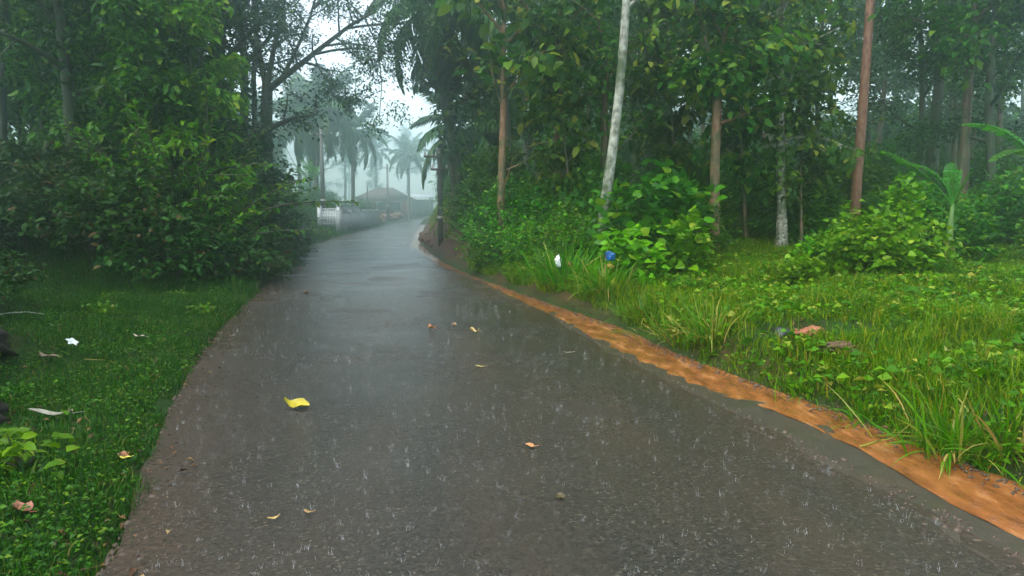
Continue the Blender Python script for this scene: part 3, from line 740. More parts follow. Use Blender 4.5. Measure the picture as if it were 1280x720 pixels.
UT = tag(tree('understory_tree', 152, 5.6, .07, 'leaf_mid', 'bark_dark', crown0=.25, limbs=17, llen=1.6, size=.24, aspect=.45, kind=1, k=5, sub=5, spread=.16, down=.5, elev=(-5, 40), seg=6), 'x', 'tree')
for px, d, s in ((100,16.5,1.1),(60,18.5,1.15),(155,17.5,1.2),(212,14.8,.85),(178,16.5,.95),(140,15.8,.7),(120,20,1.0),(25,19,.95)):
    p = at(px, 258, d); place(UT, (p[0], d, hz(p[0], d) - .05), rg.uniform(0, 6.28), s, 'small leafy tree growing up through the left thicket', 'small trees in the left thicket')
UB = tag(tree('understory_tree', 153, 5.4, .06, 'leaf_bright', 'bark_dark', crown0=.3, limbs=14, llen=1.4, size=.22, aspect=.42, kind=1, k=5, sub=5, spread=.15, down=.6, elev=(-5, 40), seg=6), 'x', 'tree')
for px, d, s, lab in ((226,15.0,.9,'bright yellow-green tree topping the left thicket'),(258,16.4,.62,'bright green tree at the road end of the left thicket'),(165,15.4,.7,'smaller bright green tree in the middle of the left thicket')):
    p = at(px, 258, d); place(UB, (p[0], d, hz(p[0], d) - .05), rg.uniform(0, 6.28), s, lab)
G3 = 'low brown-flecked shrubs on the left bank'
for px, d, s in ((20,12.6,.9),(70,13.2,.9),(115,12.6,1.0),(165,13.2,.95),(210,12.7,.9),(255,13.4,.9),(290,14.6,.9),(318,16.6,.8),(335,19.5,.8),(345,22.5,.8),(-35,12.4,.9),(45,14.6,1.1),(140,14.5,1.1),(352,26,.9)):
    put('low_dark', px, d, s, 'low dark shrub with brown flecks on the left bank', G3)
# far left verge beyond the thicket
for i, (px, d, s, lab) in enumerate(((372,33,.75,'small rounded shrub on the verge between thicket and left pole'),(425,48,.9,'misty rounded shrub behind the white gate'),(455,56,1.0,'misty rounded shrub behind the compound wall'),(392,44,1.1,'leafy shrub left of the white gate'))):
    put('mid', px, d, s, lab)

# ===== right side shrubs
G4 = 'undergrowth shrubs filling the foot of the wood'
cells = []
for yy in (15.5, 18, 21.5, 26, 32):
    x = float(fo(yy)) + 1.8
    while x < yy * .76 + 2:
        px = 640 + x / yy * F
        if px > 610 and not (yy < 17 and px > 830): cells.append((x + rg.uniform(-.3, .3), yy + rg.uniform(-.8, .8)))
        x += rg.uniform(1.9, 3.0)
cells += [(9.2, 16.2), (11.2, 16.6), (13.2, 17), (6.9, 17.6), (12.5, 14.6), (10.9, 14.2), (14.4, 15.6), (8.7, 14.6)]
for x, y in cells:
    place(S['under'], (x, y, hz(x, y) - .05), rg.uniform(0, 6.28), rg.uniform(.42, .8), 'dark undergrowth shrub at the foot of the wood beyond the meadow', G4)
for x, y in [(float(fl(y)) - a, y) for y in (23, 27, 31, 36) for a in (3, 5.5, 8, 11, 14)]:
    place(S['under'], (x, y, hz(x, y) - .05), rg.uniform(0, 6.28), rg.uniform(.7, 1.1), 'dark undergrowth shrub under the trees behind the left bank', 'undergrowth shrubs behind the left bank')
for yy in (44, 52, 62, 74):
    x = float(fo(yy)) + 5
    while x < yy * .76 + 3:
        place(S['under'], (x, yy, hz(x, yy) - .1), rg.uniform(0, 6.28), rg.uniform(1.6, 2.5), 'hazy undergrowth deep inside the wood on the right', 'undergrowth deep in the right wood'); x += rg.uniform(3, 4.5)
    x = float(fl(yy)) - 9
    while x > -yy * .76 - 3:
        place(S['under'], (x, yy, hz(x, yy) - .1), rg.uniform(0, 6.28), rg.uniform(1.1, 1.8), 'hazy undergrowth deep inside the wood on the left', 'undergrowth deep in the left wood'); x -= rg.uniform(3, 4.5)
G5 = 'bright arching shrubs along the road bend'
for px, d, s in ((600,17.5,.7),(622,16.2,.85),(605,15.8,.55),(645,14.8,.8),(655,16,1.05),(582,21,.5),(676,13.9,.75),(700,15.0,1.0),(712,13.3,.7),(742,13.2,.7),(645,18.5,1.1),(590,24,.7),(765,14.6,.9),(690,12.3,.42)):
    put('arch_small', px, d, s, 'fresh green arching shrub on the bank along the road bend', G5)
G6 = 'leafy shrubs on the bank behind the road bend'
for px, d, s in ((602,19.5,.75),(640,17.5,.8),(665,16.3,.85),(695,16.8,.9),(735,16.2,.9),(600,27,.9),(582,30,.8),(565,36,.7),(790,15.5,.75),(855,15.8,.7)):
    put('mid', px, d, s, 'mid-green broad-leaved shrub behind the road bend', G6)

# individual plants on the meadow edge
b = shrub('bright_bush', 121, 1.15, 1.65, 'leaf_bright', k=24, n=150, size=.10, aspect=.85, kind=2, spread=.085, hollow=.35, d=1.5)
p = at(1100, 258, 11.2); b.location = (p[0], 11.2, hz(p[0], 11.2)); tag(b, 'large bright yellow-green bush in the meadow in front of the banana plant', 'bush')
b = shrub('vine_spire', 122, 1.55, .55, 'leaf_bright', k=22, n=42, size=.11, aspect=.85, kind=2, spread=.09, hollow=.1)
p = at(1133, 258, 12.2); b.location = (p[0], 12.2, hz(p[0], 12.2)); tag(b, 'upright leafy spire climbing out of the back of the bright bush', 'climber')
b = shrub('heart_leaved_shrub', 123, 1.55, 1.3, 'leaf_mid', k=9, n=56, size=.19, aspect=.9, kind=2, spread=.16, hollow=.3)
p = at(795, 258, 13.2); b.location = (p[0], 13.2, hz(p[0], 13.2)); tag(b, 'tall shrub with large round leaves below the pale trunk', 'shrub')
b = shrub('heart_leaved_shrub', 124, .95, .9, 'leaf_bright', k=8, n=36, size=.15, aspect=.9, kind=2, spread=.13, hollow=.3)
p = at(785, 258, 11.2); b.location = (p[0], 11.2, hz(p[0], 11.2)); tag(b, 'smaller round-leaved shrub beside the blue bag', 'shrub')
b = shrub('sapling', 125, 1.25, .7, 'leaf_bright', k=12, n=34, size=.15, aspect=.9, kind=2, spread=.1, hollow=.1)
p = at(860, 258, 12.3); b.location = (p[0], 12.3, hz(p[0], 12.3)); tag(b, 'spindly sapling with round leaves in front of the orange-barked trunk', 'sapling')
b = shrub('heart_leaved_shrub', 126, 1.9, 1.5, 'leaf_mid', k=14, n=80, size=.22, aspect=.9, kind=2, spread=.2, hollow=.3)
p = at(830, 258, 14.6); b.location = (p[0], 14.6, hz(p[0], 14.6)); tag(b, 'dark round-leaved shrub right of the pale trunk', 'shrub')
for px, d, h, w, sd, lab in ((1030,12,.55,.8,131,'low round-leaved plant just left of the bright bush'),(1010,11,.35,.5,132,'smallest round-leaved plant in the meadow left of the bright bush'),(1160,11.6,.45,.7,133,'low plant tucked against the right flank of the bright bush')):
    b = shrub('meadow_plant', sd, h, w, 'leaf_bright', k=22, n=30, size=.09, aspect=.9, kind=2, spread=.08, hollow=.1)
    p = at(px, 258, d); b.location = (p[0], d, hz(p[0], d)); tag(b, lab, 'plant')

VW = tag(shrub('verge_weed', 141, .30, .55, 'leaf_mid', k=12, n=26, size=.055, aspect=.7, kind=1, spread=.06, hollow=.2), 'x', 'weed')
VX = tag(shrub('verge_weed', 142, .22, .5, 'leaf_weed', k=9, n=24, size=.075, aspect=.8, kind=2, spread=.06, hollow=.2), 'x', 'weed')
for i in range(20):
    y = 4.6 + 9 * rg.random() ** 1.3; x = float(fo(y)) + .22 + 1.3 * rg.random() ** 1.6 * (1 + y * .08)
    place(VW if i % 3 else VX, (x, y, hz(x, y) - .02), rg.uniform(0, 6.28), rg.uniform(.35, .75), 'leafy weed bushing out of the grassy bank along the muddy water', 'leafy weeds on the grassy bank')
for i in range(16):
    y = 3.2 + 9 * rg.random(); x = float(fl(y)) - .3 - 3 * rg.random()
    place(VW if i % 2 else VX, (x, y, hz(x, y) - .04), rg.uniform(0, 6.28), rg.uniform(.35, .7), 'low leafy weed rooted in the grass of the left verge', 'low leafy weeds of the left verge')
# teak-like saplings with big hanging leaves in the middle distance
SAP = tag(tree('big_leaved_sapling', 151, 5.2, .045, 'leaf_teak', 'bark_brown', crown0=.25, limbs=15, llen=1.1, size=.22, aspect=.62, kind=1, k=4, sub=3, spread=.14, down=.8, seg=6), 'x', 'sapling')
for px, d, s in ((718,16.5,1.0),(935,17.5,1.15),(1003,16.5,.95),(850,19,1.2)):
    p = at(px, 258, d)
    place(SAP, (p[0], d, hz(p[0], d)), rg.uniform(0, 6), s, 'slender sapling with big drooping leaves at the edge of the wood', 'big-leaved saplings at the edge of the wood')

# ---- banana plants
def banana_leaf(L, W, arc, seed, bend=.0, tear=11):
    rng = np.random.default_rng(seed); mb = MB(); n = 22
    t = np.linspace(0, 1, n)
    x = L * t * (1 - .25 * arc * t); z = L * (.55 * t - arc * t ** 2); y = bend * L * t ** 2
    mid = np.stack([x, y, z], 1)
    mb.tube(mid, np.linspace(.022, .005, n), 5, cap=False)
    w = W * np.sin(pi * np.clip((t - .22) / .80, 0, 1)) ** .5
    tears = set(rng.choice(np.arange(6, n - 1), tear, replace=False))
    for s in (-1, 1):
        for i in range(5, n - 1):
            g = .0 if i not in tears else .45
            a0, a1 = w[i] / 2, w[i + 1] / 2; dz0 = -.28 * a0; dz1 = -.28 * a1
            p0, p1 = mid[i], mid[i + 1] - (mid[i + 1] - mid[i]) * g
            sd = np.array((.18, s, 0)) 
            v = [p0 + (0, 0, .004), p1 + (0, 0, .004), p1 + sd * a1 * .55 + (0, 0, dz1 * .1), p0 + sd * a0 * .55 + (0, 0, dz0 * .1), p1 + sd * a1 + (0, 0, dz1), p0 + sd * a0 + (0, 0, dz0)]
            mb.add(v, quads=[(0, 1, 2, 3), (3, 2, 4, 5)])
    return mb
def banana(loc, h, r, leafs, label, seed):
    root = empty('banana_plant', loc); mb = MB()
    mb.tube([(0, 0, -.1), (.01, 0, h * .3), (0, .01, h * .7), (.01, 0, h)], [r * 1.3, r, r * .75, r * .5], 9); mb.build('stem', M['stem_green'], root, True)
    mb = MB()
    for k in range(7):
        a = k * .9; mb.tube([(r * math.cos(a) * 1.05, r * math.sin(a) * 1.05, h * .45), (r * 1.4 * math.cos(a), r * 1.4 * math.sin(a), h * .22), (r * 1.9 * math.cos(a), r * 1.9 * math.sin(a), 0)], [.012, .03, .014], 5)
    mb.build('dead_sheath', M['straw'], root, True)
    for i, (az, el, L, W, arc) in enumerate(leafs):
        o = banana_leaf(L, W, arc, seed + i).build('leaf', M['banana'], root, False)
        o.location = (0, 0, h * .97); o.rotation_euler = (0, R(-el), R(az))
    return tag(root, label, 'plant')
p = at(1190, 258, 12.6)
banana((p[0], 12.6, hz(p[0], 12.6)), 1.15, .06, [(85, 66, .8, .30, .30), (20, 52, .62, .10, .1), (40, 62, .55, .08, .1), (140, 60, .6, .08, .15), (160, 50, 1.5, .28, .75), (175, 25, 1.7, .30, .35), (310, 45, .7, .12, .2), (230, 60, .5, .08, .1), (60, 50, .7, .2, .4)], 'young banana plant with fanned pale stalks behind the bright bush', 170)
p = at(1268, 258, 12.2)
banana((p[0] + .45, 12.2, hz(p[0], 12.2)), 1.75, .09, [(175, 30, 1.9, .36, .55), (200, 22, 1.5, .32, .75), (150, 40, 1.7, .34, .6), (80, 60, 1.5, .35, .4), (10, 45, 1.6, .35, .6), (260, 40, 1.4, .3, .7)], 'taller banana plant at the right edge whose broad leaves arch into view', 180)
p = at(388, 258, 44)
banana((p[0], 44, hz(p[0], 44)), 2.2, .12, [(k * 50, 45 + 12 * (k % 3), 2.2, .5, .6) for k in range(7)], 'pale hazy banana plant by the white gate', 200)

# ------------------------------------------------------------------ grass
def blades(mb, rng, X, Y, H, W, lean=.5, z0=None, mat=0):
    n = len(X); Z = height(X, Y) - .01 if z0 is None else z0
    az = rng.uniform(0, 2 * pi, n); f = rng.uniform(0, 2 * pi, n)
    ln = np.abs(rng.normal(0, lean, n)) * H
    d = np.stack([np.cos(az), np.sin(az)], 1); s = np.stack([np.cos(f), np.sin(f)], 1) * (W / 2)[:, None]
    B = np.stack([X, Y, Z], 1)
    m = B.copy(); m[:, :2] += d * (ln * .35)[:, None]; m[:, 2] += H * .6
    t = B.copy(); t[:, :2] += d * ln[:, None]; t[:, 2] += H * np.clip(1.0 - .22 * (ln / H) ** 2, .45, 1)
    S3 = np.concatenate([s, np.zeros((n, 1))], 1)
    V = np.stack([B - S3, B + S3, m + S3 * .8, m - S3 * .8, t], 1).reshape(-1, 3)
    o = (np.arange(n) * 5)[:, None]
    mb.add(V, tris=np.array([[3, 2, 4]]) + o, quads=np.array([[0, 1, 2, 3]]) + o, mat=mat)

rng = np.random.default_rng(77)
# left verge
def sample(n, x0, x1, y0, y1, keep, p=1.0):
    Y = y0 + (y1 - y0) * rng.uniform(0, 1, n) ** p; X = rng.uniform(x0, x1, n); k = keep(X, Y); return X[k], Y[k]
mb = MB()
kl = lambda X, Y: (mound(X, Y) < .10 + .3 * rng.random(len(X)) ** 3) & (fl(Y) - X > -.06 + .22 * vnoise(X, Y, .3, 31) ** 2 ) & (X > -Y * .74 - 2.2)  & (rng.uniform(0, 1, len(X)) < 1.15 - .5 * sm((Y - 12) / 10))
X, Y = sample(330000, -12, -1, 2.0, 13, kl, 1.5)
H = (.035 + .05 * vnoise(X, Y, .5, 34)) * rng.uniform(.6, 1.6, len(X)) * (1 + .25 * sm((Y - 7) / 4)); blades(mb, rng, X, Y, H, .0035 + .0011 * Y * .6 * np.ones(len(X)), .8)
# verge strip along the road further on
kl2 = lambda X, Y: (fl(Y) - X > .02 + .25 * vnoise(X, Y, .5, 31)) & (fl(Y) - X < 2.6 + (Y > 27) * 4)
X, Y = sample(90000, -22, -3, 12, 60, kl2, 1.3)
blades(mb, rng, X, Y, (.10 + .16 * vnoise(X, Y, .7, 35)) * rng.uniform(.6, 1.4, len(X)), .010 + .0008 * Y, .7)
tag(mb.build('grass', M['grass_verge']), 'short lush grass of the left verge', None, None, 'stuff')
# low broad weeds amid the verge
mb = MB()
X, Y = sample(80000, -10, -1, 2.0, 12.5, lambda X, Y: kl(X, Y) & (vnoise(X, Y, .6, 36) > .3) & (fl(Y) - X > .05), 1.4)
n = len(X); P = np.stack([X, Y, height(X, Y) + rng.uniform(.01, .06, n)], 1); D = rng.normal(0, 1, (n, 3)); D[:, 2] = .1; N = rng.normal(0, .35, (n, 3)); N[:, 2] = 1
L = rng.uniform(.018, .04, n); leaves(mb, P, D, N, L, L * .7, 0)
tag(mb.build('weeds', M['leaf_mid']), 'small-leaved weeds mixed through the left verge', None, None, 'stuff')
# dead leaves dropped in the verge and on the road edge
mb = MB()
X, Y = sample(5200, -10, -1, 2.0, 16, lambda X, Y: (fl(Y) - X > -.25) & (X > -Y * .74 - 2.2) & (vnoise(X, Y, .9, 51) > .35), 1.3)
X2, Y2 = sample(5000, -1, 15, 3.0, 18, lambda X, Y: (X - fo(Y) > .0) & ((X - fo(Y) < .8) | (rng.uniform(0, 1, len(X)) < .25)), 1.3)
X = np.concatenate([X, X2]); Y = np.concatenate([Y, Y2])
n = len(X); P = np.stack([X, Y, np.maximum(height(X, Y), 0) + rng.uniform(.004, .035, n)], 1); D = rng.normal(0, 1, (n, 3)); D[:, 2] *= .2; N = rng.normal(0, .4, (n, 3)); N[:, 2] = 1
L = rng.uniform(.015, .065, n); leaves(mb, P, D, N, L, L * .45, 0)
tag(mb.build('leaf_litter', M['litter']), 'dead leaf litter strewn along both verges', None, None, 'stuff')
# right meadow
mb = MB()
cx, cy = gp(985, 436, .15)
hol = lambda X, Y: np.exp(-(((X - cx - .15) / .75) ** 2 + ((Y - cy) / .36) ** 2))
kr = lambda X, Y: (X - fo(Y) > .03 + .16 * vnoise(X, Y, .35, 41) + .14 * sm((Y - 6.5) / 3)) & (X < Y * .74 + 3.2) & (vnoise(X, Y, .5, 42) > .05) & (rng.uniform(0, 1, len(X)) > 1.3 * hol(X, Y))
X, Y = sample(480000, -1, 17, 3.0, 17.5, kr, 1.35)
b_ = X - fo(Y)
H = (.03 + .17 * vnoise(X, Y, .8, 43) ** 1.4) * rng.uniform(.5, 1.5, len(X)) * (1 + .5 * np.exp(-((b_ - .7) / .5) ** 2))
blades(mb, rng, X, Y, H, .004 + .0010 * Y, .75)
kt = lambda X, Y: kr(X, Y) & (vnoise(X, Y, .8, 47) * .6 + vnoise(X, Y, .3, 48) * .4 > .56 - .10 * np.exp(-((X - fo(Y) - .5) / .5) ** 2))
X, Y = sample(90000, -1, 15, 3.0, 17, kt, 1.35)
blades(mb, rng, X, Y, (.10 + .17 * vnoise(X, Y, .5, 49)) * rng.uniform(.5, 1.3, len(X)) * (.65 + .35 * sm((X - fo(Y) - .1) / .6)), .0045 + .0009 * Y, .6)
tag(mb.build('grass', M['grass']), 'yellow-green meadow grass right of the road', None, None, 'stuff')
# broad weeds on the bank and meadow
mb = MB()
X, Y = sample(110000, -1, 15, 3.0, 16, lambda X, Y: kr(X, Y) & (vnoise(X, Y, .55, 44) > .38), 1.3)
n = len(X); P = np.stack([X, Y, height(X, Y) + rng.uniform(.02, .16, n)], 1); D = rng.normal(0, 1, (n, 3)); D[:, 2] = .1; N = rng.normal(0, .4, (n, 3)); N[:, 2] = 1
L = .018 + .075 * rng.random(n) ** 2.2 * (1 + .04 * Y); leaves(mb, P, D, N, L, L * .75, 0)
tag(mb.build('weeds', M['leaf_weed']), 'small-leaved weeds along the right bank and meadow', None, None, 'stuff')
# grass on the far right bank
mb = MB()
X, Y = sample(60000, -12, 8, 15, 60, lambda X, Y: (X - fo(Y) > .25 + .9 * vnoise(X, Y, 1.1, 45)) & (X - fo(Y) < 3), 1.3)
blades(mb, rng, X, Y, (.12 + .2 * vnoise(X, Y, .7, 46)) * rng.uniform(.6, 1.4, len(X)), .010 + .0008 * Y, .7)
tag(mb.build('grass', M['grass']), 'grass tufts on the red bank along the road bend', None, None, 'stuff')

def grass_clump(h, w, n, label, loc, seed, mat='grass_tall', droop=1.0, wd=.011, straw=0):
    rg_ = np.random.default_rng(seed); root_m = MB(); S_ = 7
    for i in range(n):
        az = rg_.uniform(0, 2 * pi); r0 = abs(rg_.normal(0, .12)) * w; el = R(rg_.uniform(35, 88)); L = h * rg_.uniform(.55, 1.25)
        d = np.array((math.cos(az) * math.cos(el), math.sin(az) * math.cos(el), math.sin(el)))
        pth = wpath(rg_, (r0 * math.cos(az) * 3, r0 * math.sin(az) * 3, -.03), d, L, S_, .05, (0, 0, -1.5 * droop * rg_.uniform(.4, 1.2)))
        sd = nrm(np.cross(d, (0, 0, 1)) + rg_.normal(0, .2, 3)) * wd * rg_.uniform(.6, 1.2)
        wv = np.array([.6, .95, 1, .95, .75, .45, .05])[:, None]
        V = np.concatenate([pth - sd * wv, pth + sd * wv]); q = [(k, k + 1, S_ + k + 1, S_ + k) for k in range(S_ - 1)]
        root_m.add(V, quads=q, mat=1 if rg_.random() < straw else 0)
    o = root_m.build('grass_clump', [M[mat], M['straw']]); o.location = loc
    return tag(o, label, 'grass clump')
def gc(px, py, h, w, n, label, seed, z=.25, **kw):
    x, y = gp(px, py, z); return grass_clump(h, w, n, label, (x, y, hz(x, y)), seed, **kw)
gc(1192, 515, .42, .45, 170, 'large strappy grass clump beside the muddy water at lower right', 301, straw=.1, wd=.008)
gc(1262, 530, .36, .4, 110, 'smaller strappy clump right of the large one by the muddy water', 302, straw=.2, wd=.008)
gc(706, 354, .62, .9, 260, 'tall bright grass clump at the road bend under the white scrap', 303, wd=.012)
gc(756, 366, .52, .7, 200, 'tall grass clump to the right of the one under the white scrap', 304, wd=.012, straw=.08)
gc(674, 345, .48, .7, 160, 'shorter grass clump where the muddy water narrows', 305, wd=.011)
gc(893, 415, .45, .5, 170, 'yellowing grass clump left of the worn hollow in the bank', 306, straw=.45, wd=.007)
gc(850, 405, .42, .6, 150, 'straw-flecked grass clump left of the yellowing one', 307, straw=.35, wd=.008)
gc(815, 388, .40, .6, 140, 'green grass clump on the bank behind the straw-flecked ones', 308, straw=.2, wd=.009)
gc(1010, 455, .25, .35, 90, 'small dark green grass clump below the worn hollow', 309, wd=.006)
gc(1085, 480, .25, .4, 90, 'small grass clump between the hollow and the large strappy clump', 310, wd=.006)
gc(30, 600, .14, .3, 60, 'small leafy tuft at the lower left corner of the verge', 311, z=.1, mat='grass_verge', wd=.008)

# ------------------------------------------------------------------ small things
def leaf_obj(name, px, py, L, W, c, label, rz, curl=.35, z=.012, rx=0, ry=0, side=False):
    mb = MB(); n = 9; mm = 7
    V = []
    for i in range(n):
        t = i / (n - 1); w = W * .5 * math.sin(pi * min(1, t * .94 + .03)) ** .75 * (1 + .08 * math.sin(i * 4.1 + px))
        for j in range(mm):
            u = (j / (mm - 1)) * 2 - 1
            V.append((u * w, (t - .5) * L, abs(u) ** 1.6 * curl * W * (.35 + .3 * math.sin(i * .9 + px)) + curl * L * .8 * (t - .4) ** 2 + .0015))
    q = [(i * mm + j, i * mm + j + 1, (i + 1) * mm + j + 1, (i + 1) * mm + j) for i in range(n - 1) for j in range(mm - 1)]
    mb.add(V, quads=q); mb.tube([(0, -.5 * L, .005), (.01, -.62 * L, .008), (.015, -.75 * L, .01)], [.0025, .002, .0015], 4)
    m = plain('fallen_' + str(px), c, .35, var=.3, scale=30)
    o = mb.build(name, m, None, True)
    x, y = gp(px, py); o.location = (x, y, max(hz(x, y), .0) + z); o.rotation_euler = (rx, ry, R(rz))
    return tag(o, label, 'leaf')
leaf_obj('fallen_leaf', 370, 511, .19, .11, (.46, .37, .015), 'large bright yellow leaf curled on the wet road', 105, .65, .02, R(14), R(-18))
leaf_obj('fallen_leaf', 593, 416, .11, .08, (.62, .44, .16), 'pale tan leaf upright on the road, right of the orange one', 80, .8)
leaf_obj('fallen_leaf', 540, 412, .13, .08, (.42, .17, .06), 'orange-brown leaf left of the pale tan one on the road', 40, .8)
leaf_obj('fallen_leaf', 600, 460, .09, .04, (.45, .34, .10), 'narrow tan leaf flat on the road below the pale tan one', 85, .3)
leaf_obj('fallen_leaf', 663, 560, .07, .045, (.55, .22, .07), 'small orange leaf on the dark asphalt halfway across', 60, .4)
leaf_obj('fallen_leaf', 700, 624, .06, .05, (.07, .05, .012), 'small dark olive leaf lowest on the road', 20, .3)
leaf_obj('fallen_leaf', 385, 643, .05, .022, (.30, .17, .05), 'tiny brown leaf left of centre near the bottom of the road', 70, .3)
leaf_obj('fallen_leaf', 341, 651, .05, .024, (.45, .30, .08), 'tiny straw-coloured leaf closest to the lower left of the road', 120, .3)
leaf_obj('fallen_leaf', 710, 442, .10, .022, (.45, .36, .22), 'thin pale sliver of leaf near the right side of the road', 88, .2)
leaf_obj('fallen_leaf', 383, 368, .14, .09, (.16, .07, .04), 'dark brown leaf far up the left side of the road', 50, .8)
leaf_obj('fallen_leaf', 568, 407, .07, .05, (.38, .20, .08), 'small brown leaf between the orange one and the pale tan one', 10, .5)
leaf_obj('fallen_leaf', 155, 578, .10, .06, (.30, .12, .05), 'rust-brown leaf in the verge near the road edge', 30, .6, .03)
leaf_obj('fallen_leaf', 157, 583, .06, .03, (.55, .50, .06), 'small yellow leaf beside the rust-brown one in the verge', 100, .4, .05)
leaf_obj('fallen_leaf', 30, 662, .13, .08, (.28, .10, .05), 'reddish dead leaf at the lower left of the verge', 60, .6, .03)
leaf_obj('fallen_leaf', 62, 467, .20, .07, (.20, .13, .08), 'long dull brown leaf in the verge below the white blossoms', 75, .5, .05)
leaf_obj('fallen_leaf', 65, 540, .28, .07, (.26, .24, .18), 'long greyish dead leaf lying in the verge', 95, .4, .05)
leaf_obj('fallen_leaf', 175, 432, .14, .05, (.50, .40, .28), 'pale buff curled leaf in the verge', 80, .7, .05)
# blossoms
def blossom(px, py, r, c, label, seed):
    root = empty('white_blossom'); x, y = gp(px, py, .12); root.location = (x, y, hz(x, y) + .06); root.rotation_euler = (R(35), R(10), seed)
    m = plain('petal_' + str(px), c, .5, var=.1)
    for k in range(5):
        mb = MB(); P = np.zeros((1, 3)); a = k * 2 * pi / 5
        leaves(mb, P + np.array([[0, 0, .002 * k]]), np.array([[math.cos(a), math.sin(a), .5]]), np.array([[-math.cos(a) * .4, -math.sin(a) * .4, 1.]]), np.array([r]), np.array([r * .8]), 1, droop=.3, fold=.3)
        mb.build('petal', m, root, True)
    return tag(root, label, 'blossom')
blossom(90, 434, .065, (.80, .84, .78), 'larger white blossom lying in the left verge', 1.0)
blossom(65, 413, .045, (.66, .72, .42), 'smaller creamy blossom just beyond the white one in the verge', 2.2)

# bags and scraps on the bank
def crumple(name, loc, sx, sy, sz, mat, label, cat, seed, sub=4, amt=.45):
    me = bpy.data.meshes.new(name)
    import bmesh
    bm = bmesh.new(); bmesh.ops.create_icosphere(bm, subdivisions=sub, radius=1)
    r_ = random.Random(seed); ph = [(r_.uniform(2, 5) * (1 + i_), r_.uniform(0, 6), r_.uniform(2, 5) * (1 + i_), r_.uniform(0, 6), r_.uniform(3, 7) * (1 + i_)) for i_ in (0, 0, .8, 1.6, 3)]
    for v in bm.verts:
        c = v.co.copy(); k = 1
        for a, b2, c2, d2, e in ph: k += amt / 3 * math.sin(a * c.x + b2) * math.cos(c2 * c.y + d2 + e * c.z * .6)
        v.co = (c.x * k * sx, c.y * k * sy, max(c.z * k, -.75) * sz)
    bm.to_mesh(me); bm.free(); me.materials.append(mat)
    for p_ in me.polygons: p_.use_smooth = True
    o = bpy.data.objects.new(name, me); COL.objects.link(o); o.location = loc
    return tag(o, label, cat)
p = at(763, 321, 10.9); crumple('plastic_bag', p, .065, .05, .075, plain('blue_plastic', (.015, .13, .42), .3), 'crumpled blue plastic bag caught in the shrubs above the tall grass', 'bag', 3)
p = at(764, 333, 10.95); crumple('plastic_bag', p, .06, .05, .045, plain('yellow_plastic', (.50, .33, .05), .35), 'small yellow bag directly under the blue one', 'bag', 4)
p = at(698, 328, 11.6); crumple('plastic_scrap', p, .05, .04, .10, plain('white_plastic', (.75, .78, .76), .4), 'white plastic scrap standing above the tall grass clump', 'litter', 5, amt=.5)
p = at(710, 330, 11.7); crumple('crumpled_leaf', p, .065, .05, .035, plain('red_brown', (.28, .06, .035), .6), 'red-brown crumpled leaf beside the white scrap', 'litter', 6, amt=.5)
x, y = gp(977, 434, .18); crumple('round_stone', (x, y, hz(x, y) + .10), .085, .08, .10, plain('black_stone', (.012, .016, .018), .3), 'dark rounded stone in the worn hollow of the bank', 'stone', 7, amt=.12)
x, y = gp(1008, 441, .18); crumple('earth_clod', (x, y, hz(x, y) + .09), .13, .10, .06, plain('red_earth', (.30, .10, .045), .7), 'reddish earth clod right of the dark stone', 'clod', 8)
x, y = gp(1045, 455, .16); crumple('earth_clod', (x, y, hz(x, y) + .05), .17, .10, .06, plain('brown_earth', (.12, .06, .035), .7), 'flat brown earth clod furthest right in the worn hollow', 'clod', 9)
for x, y, sc_ in ((-4.95, 5.5, .30), (-5.0, 6.4, .38), (-5.3, 5.0, .3), (-6.4, 8.3, .5), (-6.8, 9.2, .5)):
    place(S['low_dark'], (x, y, hz(x, y) - .05), rg.uniform(0, 6.28), sc_, 'small dark shrub rooted on the earth mound at the left edge', 'small shrubs on the earth mound')
for px, py, s, sd, lab in ((-8,430,.22,11,'large dark earth lump on the mound at the left edge'),(-6,480,.16,12,'smaller dark earth lump low on the mound at the left edge'),(-4,395,.14,13,'dark earth lump at the back of the mound at the left edge')):
    x, y = gp(px, py, .35); crumple('earth_lump', (x - .15, y, hz(x - .15, y) + .02), s, s, s * .7, plain('lump' + str(sd), (.02, .013, .009), .8, scale=20), lab, 'earth lump', sd, amt=.5)
# fallen sticks
for px, py, L, rz, lab in ((20,408,.6,10,'bent dead stick poking from the mound at the left edge'),(1115,543,.35,-35,'short dead stick at the edge of the muddy water'),(140,447,.5,5,'thin straw-coloured stick lying in the verge')):
    x, y = gp(px, py, .1); mb = MB(); rr_ = np.random.default_rng(px)
    mb.tube(wpath(rr_, (-L / 2, 0, .02), (1, 0, .05), L, 7, .15), np.linspace(.008, .003, 7), 5)
    o = mb.build('dead_stick', M['straw'] if px != 20 else M['bark_pale'], None, True); o.location = (x, y, hz(x, y) + .03); o.rotation_euler = (0, 0, R(rz)); tag(o, lab, 'stick')
# broad weed at lower left
b = shrub('broad_leaved_weed', 140, .16, .45, 'leaf_bright', k=6, n=12, size=.09, aspect=.6, kind=1, spread=.05, hollow=.2)
x, y = gp(35, 582, .1); b.location = (x, y, hz(x, y)); tag(b, 'broad-leaved weed low in the verge at the left', 'weed')

